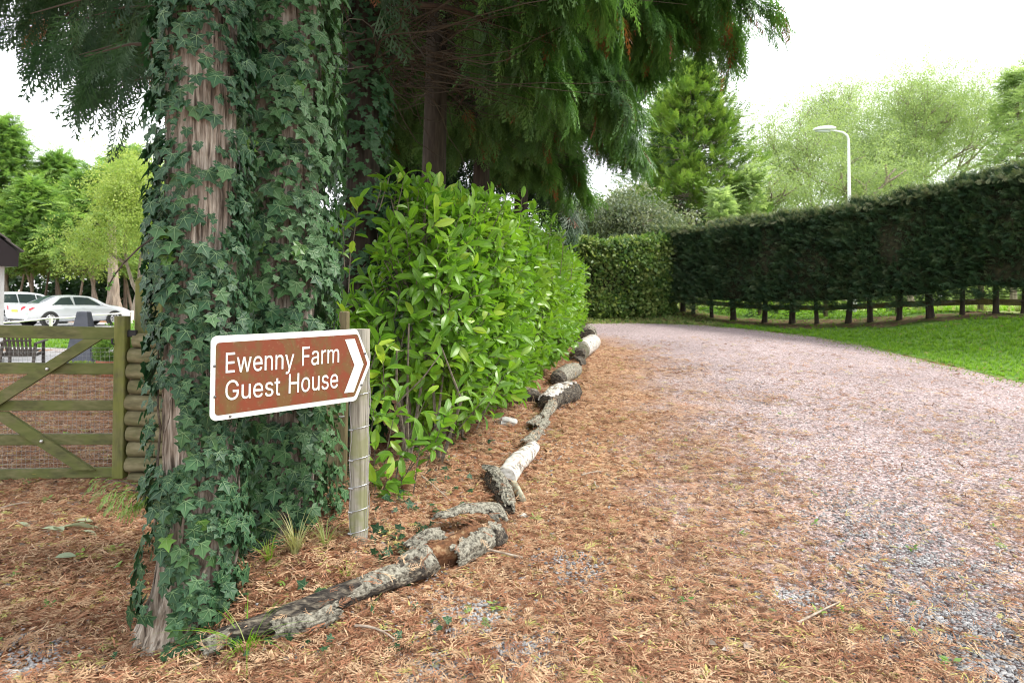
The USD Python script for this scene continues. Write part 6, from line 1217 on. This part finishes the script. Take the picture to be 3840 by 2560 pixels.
Fr = frames(D, N); pz = gz(X, Y) + 0.012 + 0.022 * rng.random(n)
kinds = ["sprig", "strand", "strand", "bits"]; protos = [(lit_piece(300 + 10 * a + b, kd), M[mm]) for a, kd in enumerate(kinds) for b, mm in enumerate(("litter_rust", "litter_tan", "litter_dark", "litter_yellow"))]
kd = rng.choice(4, n, p=[.36, .26, .26, .12]); mm = rng.choice(4, n, p=[.41, .43, .11, .05]); far = np.clip(Y / 5, 1, 2.2)
ex, er = [], []
for (P_, R_) in LOGTOP:
    m_ = int(26 + 130 * np.linalg.norm(P_[-1] - P_[0])); t_ = rng.random(m_) * (len(P_) - 1); a_ = rng.normal(size=m_) * 0.7; C_ = np.stack([np.interp(t_, np.arange(len(P_)), P_[:, c]) for c in range(3)], 1); r_ = np.interp(t_, np.arange(len(P_)), R_)
    d_ = P_[-1] - P_[0]; w_ = np.array([-d_[1], d_[0], 0]); w_ /= np.linalg.norm(w_); out_ = np.sin(a_)[:, None] * w_ + np.cos(a_)[:, None] * np.array([0, 0, 1.0]); ex.append(C_ + out_ * (r_ * 1.06 + 0.004)[:, None]); er.append(out_)
ex, er = np.vstack(ex), np.vstack(er); ke = rng.random(len(ex)) < 0.16; ex, er = ex[ke], er[ke]; ne = len(ex); de = rnd3(rng, ne)
X, Y, pz = np.r_[X, ex[:, 0]], np.r_[Y, ex[:, 1]], np.r_[pz, ex[:, 2]]; Fr = np.concatenate([Fr, frames(de - er * np.sum(de * er, 1, keepdims=True), er + 0.2 * rnd3(rng, ne))]); far = np.r_[far, np.full(ne, 0.8)]; kd = np.r_[kd, rng.integers(0, 3, ne)]; mm = np.r_[mm, rng.integers(0, 3, ne)]; n += ne
scatter("needle_litter", None, protos, np.stack([X, Y, pz], 1), Fr, rng.uniform(0.040, 0.088, n) * far ** 0.7, kd * 4 + mm, label="rust and tan cypress litter strewn over ground and drive edge", cat="leaf litter")
# pebbles
def pebble(seed):
    r = np.random.default_rng(seed); m = trimesh.convex.convex_hull(rnd3(r, 14) * [1, 0.8, 0.55]); return np.array(m.vertices), np.array(m.faces)
X, Y = cand(95000, 2.25, 10.5, 1.6); t = road_t(X, Y); nz = meshkit.fbm(np.stack([X * 0.9 + 7, Y * 0.9, 0 * X], -1), 4, 99)
pr = np.where(t < 0, 0.03, 0.14) + 1.1 * bare_at(X, Y); pr = np.where(t > 1, 0, pr)
k = rng.random(len(X)) < pr * 0.8; X, Y = X[k], Y[k]; n = len(X)
scatter("pebbles", None, [(pebble(s), M["stone"]) for s in range(5)], np.stack([X, Y, gz(X, Y) + 0.012], 1), frames(np.c_[rng.normal(size=(n, 2)), np.zeros(n)], np.array([0, 0, 1.0]) + 0.3 * rng.normal(size=(n, 3))), rng.uniform(0.006, 0.014, n), label="loose grey gravel pebbles showing through the litter", cat="gravel")
# grass
def tuft(seed, nb=12, h=1.0, w=0.05, spread=0.5, seg=3):
    r = np.random.default_rng(seed); mb = MB()
    for k in range(nb):
        a = r.uniform(0, 6.28); l = h * r.uniform(0.55, 1.1); out = np.array([math.cos(a), math.sin(a), 0]); s = np.array([-out[1], out[0], 0]); b = out * r.uniform(0, 0.12) * spread; sp = spread * r.uniform(0.3, 1.2); V = []
        for q in range(seg + 1):
            t_ = q / seg; c = b + out * sp * l * t_ ** 1.6 + np.array([0, 0, l * (t_ - 0.45 * sp * t_ ** 2.2)]); ww = w * (1 - t_) ** 0.7 * 0.5
            V += [c - s * ww, c + s * ww]
        mb.add((np.array(V), np.array([f for q in range(seg) for f in ([2 * q, 2 * q + 1, 2 * q + 3], [2 * q, 2 * q + 3, 2 * q + 2])])))
    return mb.mesh()
def in_poly(poly, n, rng):
    x0, y0, x1, y1 = poly.bounds; X, Y = rng.uniform(x0, x1, n), rng.uniform(y0, y1, n); k = shapely.contains_xy(poly, X, Y); return X[k], Y[k]
X, Y = in_poly(bank_near.buffer(-0.05), 42000, rng); k = np.abs(X / np.maximum(Y, 0.1)) < 0.85; X, Y = X[k], Y[k]; dh = seg_dist(X, Y, HB); k = rng.random(len(X)) < 0.10 + 0.90 * smooth(dh, 0.45, 1.0) * (0.5 + meshkit.fbm(np.stack([X, Y, 0 * X], -1), 3, 4)); X, Y = X[k], Y[k]; n = len(X)
GT = [(tuft(400 + q, 13, 1.0, 0.10, 0.7), M["grass"]) for q in range(3)]
scatter("bank_grass", None, GT, np.stack([X, Y, gz(X, Y) + 0.01], 1), frames(np.c_[rng.normal(size=(n, 2)), np.zeros(n)], np.tile([0, 0, 1.0], (n, 1))), rng.uniform(0.05, 0.12, n), label="short bright grass covering the bank below the dark hedge", cat="grass")
X, Y = in_poly(foot, 9000, rng); k = np.abs(X / Y) < 0.85; X, Y = X[k], Y[k]; n = len(X)
scatter("hedge_litter", None, [(lit_piece(460, "bits"), M["litter_rust"]), (lit_piece(461, "strand"), M["litter_dark"]), (lit_piece(462, "bits"), M["litter_tan"])], np.stack([X, Y, gz(X, Y) + 0.04], 1), frames(np.c_[rng.normal(size=(n, 2)), np.zeros(n)], np.tile([0, 0, 1.0], (n, 1))), rng.uniform(0.07, 0.14, n), label="brown litter along the foot of the dark hedge", cat="leaf litter")
X, Y = in_poly(bank_far.buffer(0.1), 16000, rng); k = (np.abs(X / Y) < 0.8) & (X > -1); X, Y = X[k], Y[k]; n = len(X)
scatter("bank_weeds", None, [(tuft(410, 9, 1.0, 0.10, 0.9), M["dry_grass"]), (leaf_cluster(411, 16, 0.6, 0.5, 0.35, 0.5), M["beech"]), (lit_piece(412, "bits"), M["litter_rust"])], np.stack([X, Y, gz(X, Y) + 0.02], 1), frames(np.c_[rng.normal(size=(n, 2)), np.zeros(n)], np.tile([0, 0, 1.0], (n, 1))), rng.uniform(0.06, 0.13, n), rng.choice(3, n, p=[.34, .26, .4]), label="weeds, dry grass and litter on the rough bank at the bend", cat="weeds")
# thin grass along the outer edge of the drive
i = rng.integers(20, 110, 2600); off_ = np.abs(rng.normal(size=2600)) * 0.35 - 0.1; cc = RS[i]; nn_ = LS[i] - cc; nn_ /= np.linalg.norm(nn_, axis=1, keepdims=True); Q = cc + nn_ * off_[:, None] + rng.normal(size=(2600, 2)) * 0.1; n = len(Q)
scatter("edge_grass", None, [(tuft(420, 7, 1.0, 0.10, 1.0), M["dry_grass"]), (tuft(421, 7, 1.0, 0.1, 1.0), M["grass"])], np.c_[Q, gz(Q[:, 0], Q[:, 1]) + 0.012], frames(np.c_[rng.normal(size=(n, 2)), np.zeros(n)], np.tile([0, 0, 1.0], (n, 1))), rng.uniform(0.03, 0.07, n), label="sparse grass fringe where gravel meets the bank", cat="grass")
X, Y = in_poly(LAWN.buffer(-0.1), 9000, rng); n = len(X)
scatter("lawn_grass", None, GT, np.stack([X, Y, gz(X, Y) + 0.01], 1), frames(np.c_[rng.normal(size=(n, 2)), np.zeros(n)], np.tile([0, 0, 1.0], (n, 1))), rng.uniform(0.08, 0.15, n), label="mown lawn beyond the gate", cat="grass")
X, Y = rng.uniform(2, 26, 9000), rng.uniform(14, 40, 9000); k = shapely.contains_xy(fld.buffer(-0.6), X, Y); X, Y = X[k], Y[k]; n = len(X)
scatter("field_grass", None, [(tuft(430, 12, 1.0, 0.08, 0.6), M["dry_grass"]), (tuft(431, 12, 1.0, 0.08, 0.6), M["grass"])], np.stack([X, Y, gz(X, Y) + 0.03], 1), frames(np.c_[rng.normal(size=(n, 2)), np.zeros(n)], np.tile([0, 0, 1.0], (n, 1))), rng.uniform(0.15, 0.35, n), label="rough sunlit grass beyond the hedge", cat="grass")
for (u, v, s, nb, sp, lab, m_) in [(925, 2440, 0.28, 34, 1.25, "large arching grass tuft in front of the nearest log", "grass"), (785, 2300, 0.30, 18, 0.35, "tall thin grass blades against the foot of the ivy trunk", "dry_grass"), (1110, 2080, 0.26, 44, 0.7, "pale wispy grass tuft between second trunk and sign post", "dry_grass"), (1220, 2050, 0.20, 30, 0.8, "short pale grass tuft at the foot of the sign post", "dry_grass"), (1010, 2110, 0.18, 24, 0.9, "low grass tuft beside the second trunk", "grass"), (1300, 2180, 0.14, 18, 0.8, "small green grass tuft in the litter below the sign post", "grass")]:
    o = thing("grass_tuft", lab, "grass tuft", gpt(u, v, -0.005)); obj("blades", xf(tuft(int(u), nb, 1.0, 0.028, sp, 5), None, (0, 0, 0), s), M[m_], o, kind="stuff"); obj("dry_blades", xf(tuft(int(u) + 1, max(5, nb // 5), 1.0, 0.02, sp * 1.2, 5), None, (0, 0, 0), s * 1.05), M["dry_grass"], o, kind="stuff")
# small green weeds dotted over the litter
X, Y = cand(170, 2.4, 9, 1.4); k = road_t(X, Y) < 0.5; X, Y = X[k], Y[k]; n = len(X)
scatter("litter_weeds", None, [(leaf_cluster(440, 7, 0.5, 0.8, 0.45, 0.3), M["fresh"]), (cypress_spray(441, 6, 1.3, 0.1, 2, 0.08), M["litter_yellow"]), (cypress_spray(442, 6, 1.3, 0.1, 2, 0.08), M["fresh"])], np.stack([X, Y, gz(X, Y) + 0.03], 1), frames(np.c_[rng.normal(size=(n, 2)), np.zeros(n)], np.array([0, 0, 1.0]) + 0.2 * rng.normal(size=(n, 3))), rng.uniform(0.025, 0.055, n), label="odd green and yellow sprigs dropped on the litter", cat="sprigs")
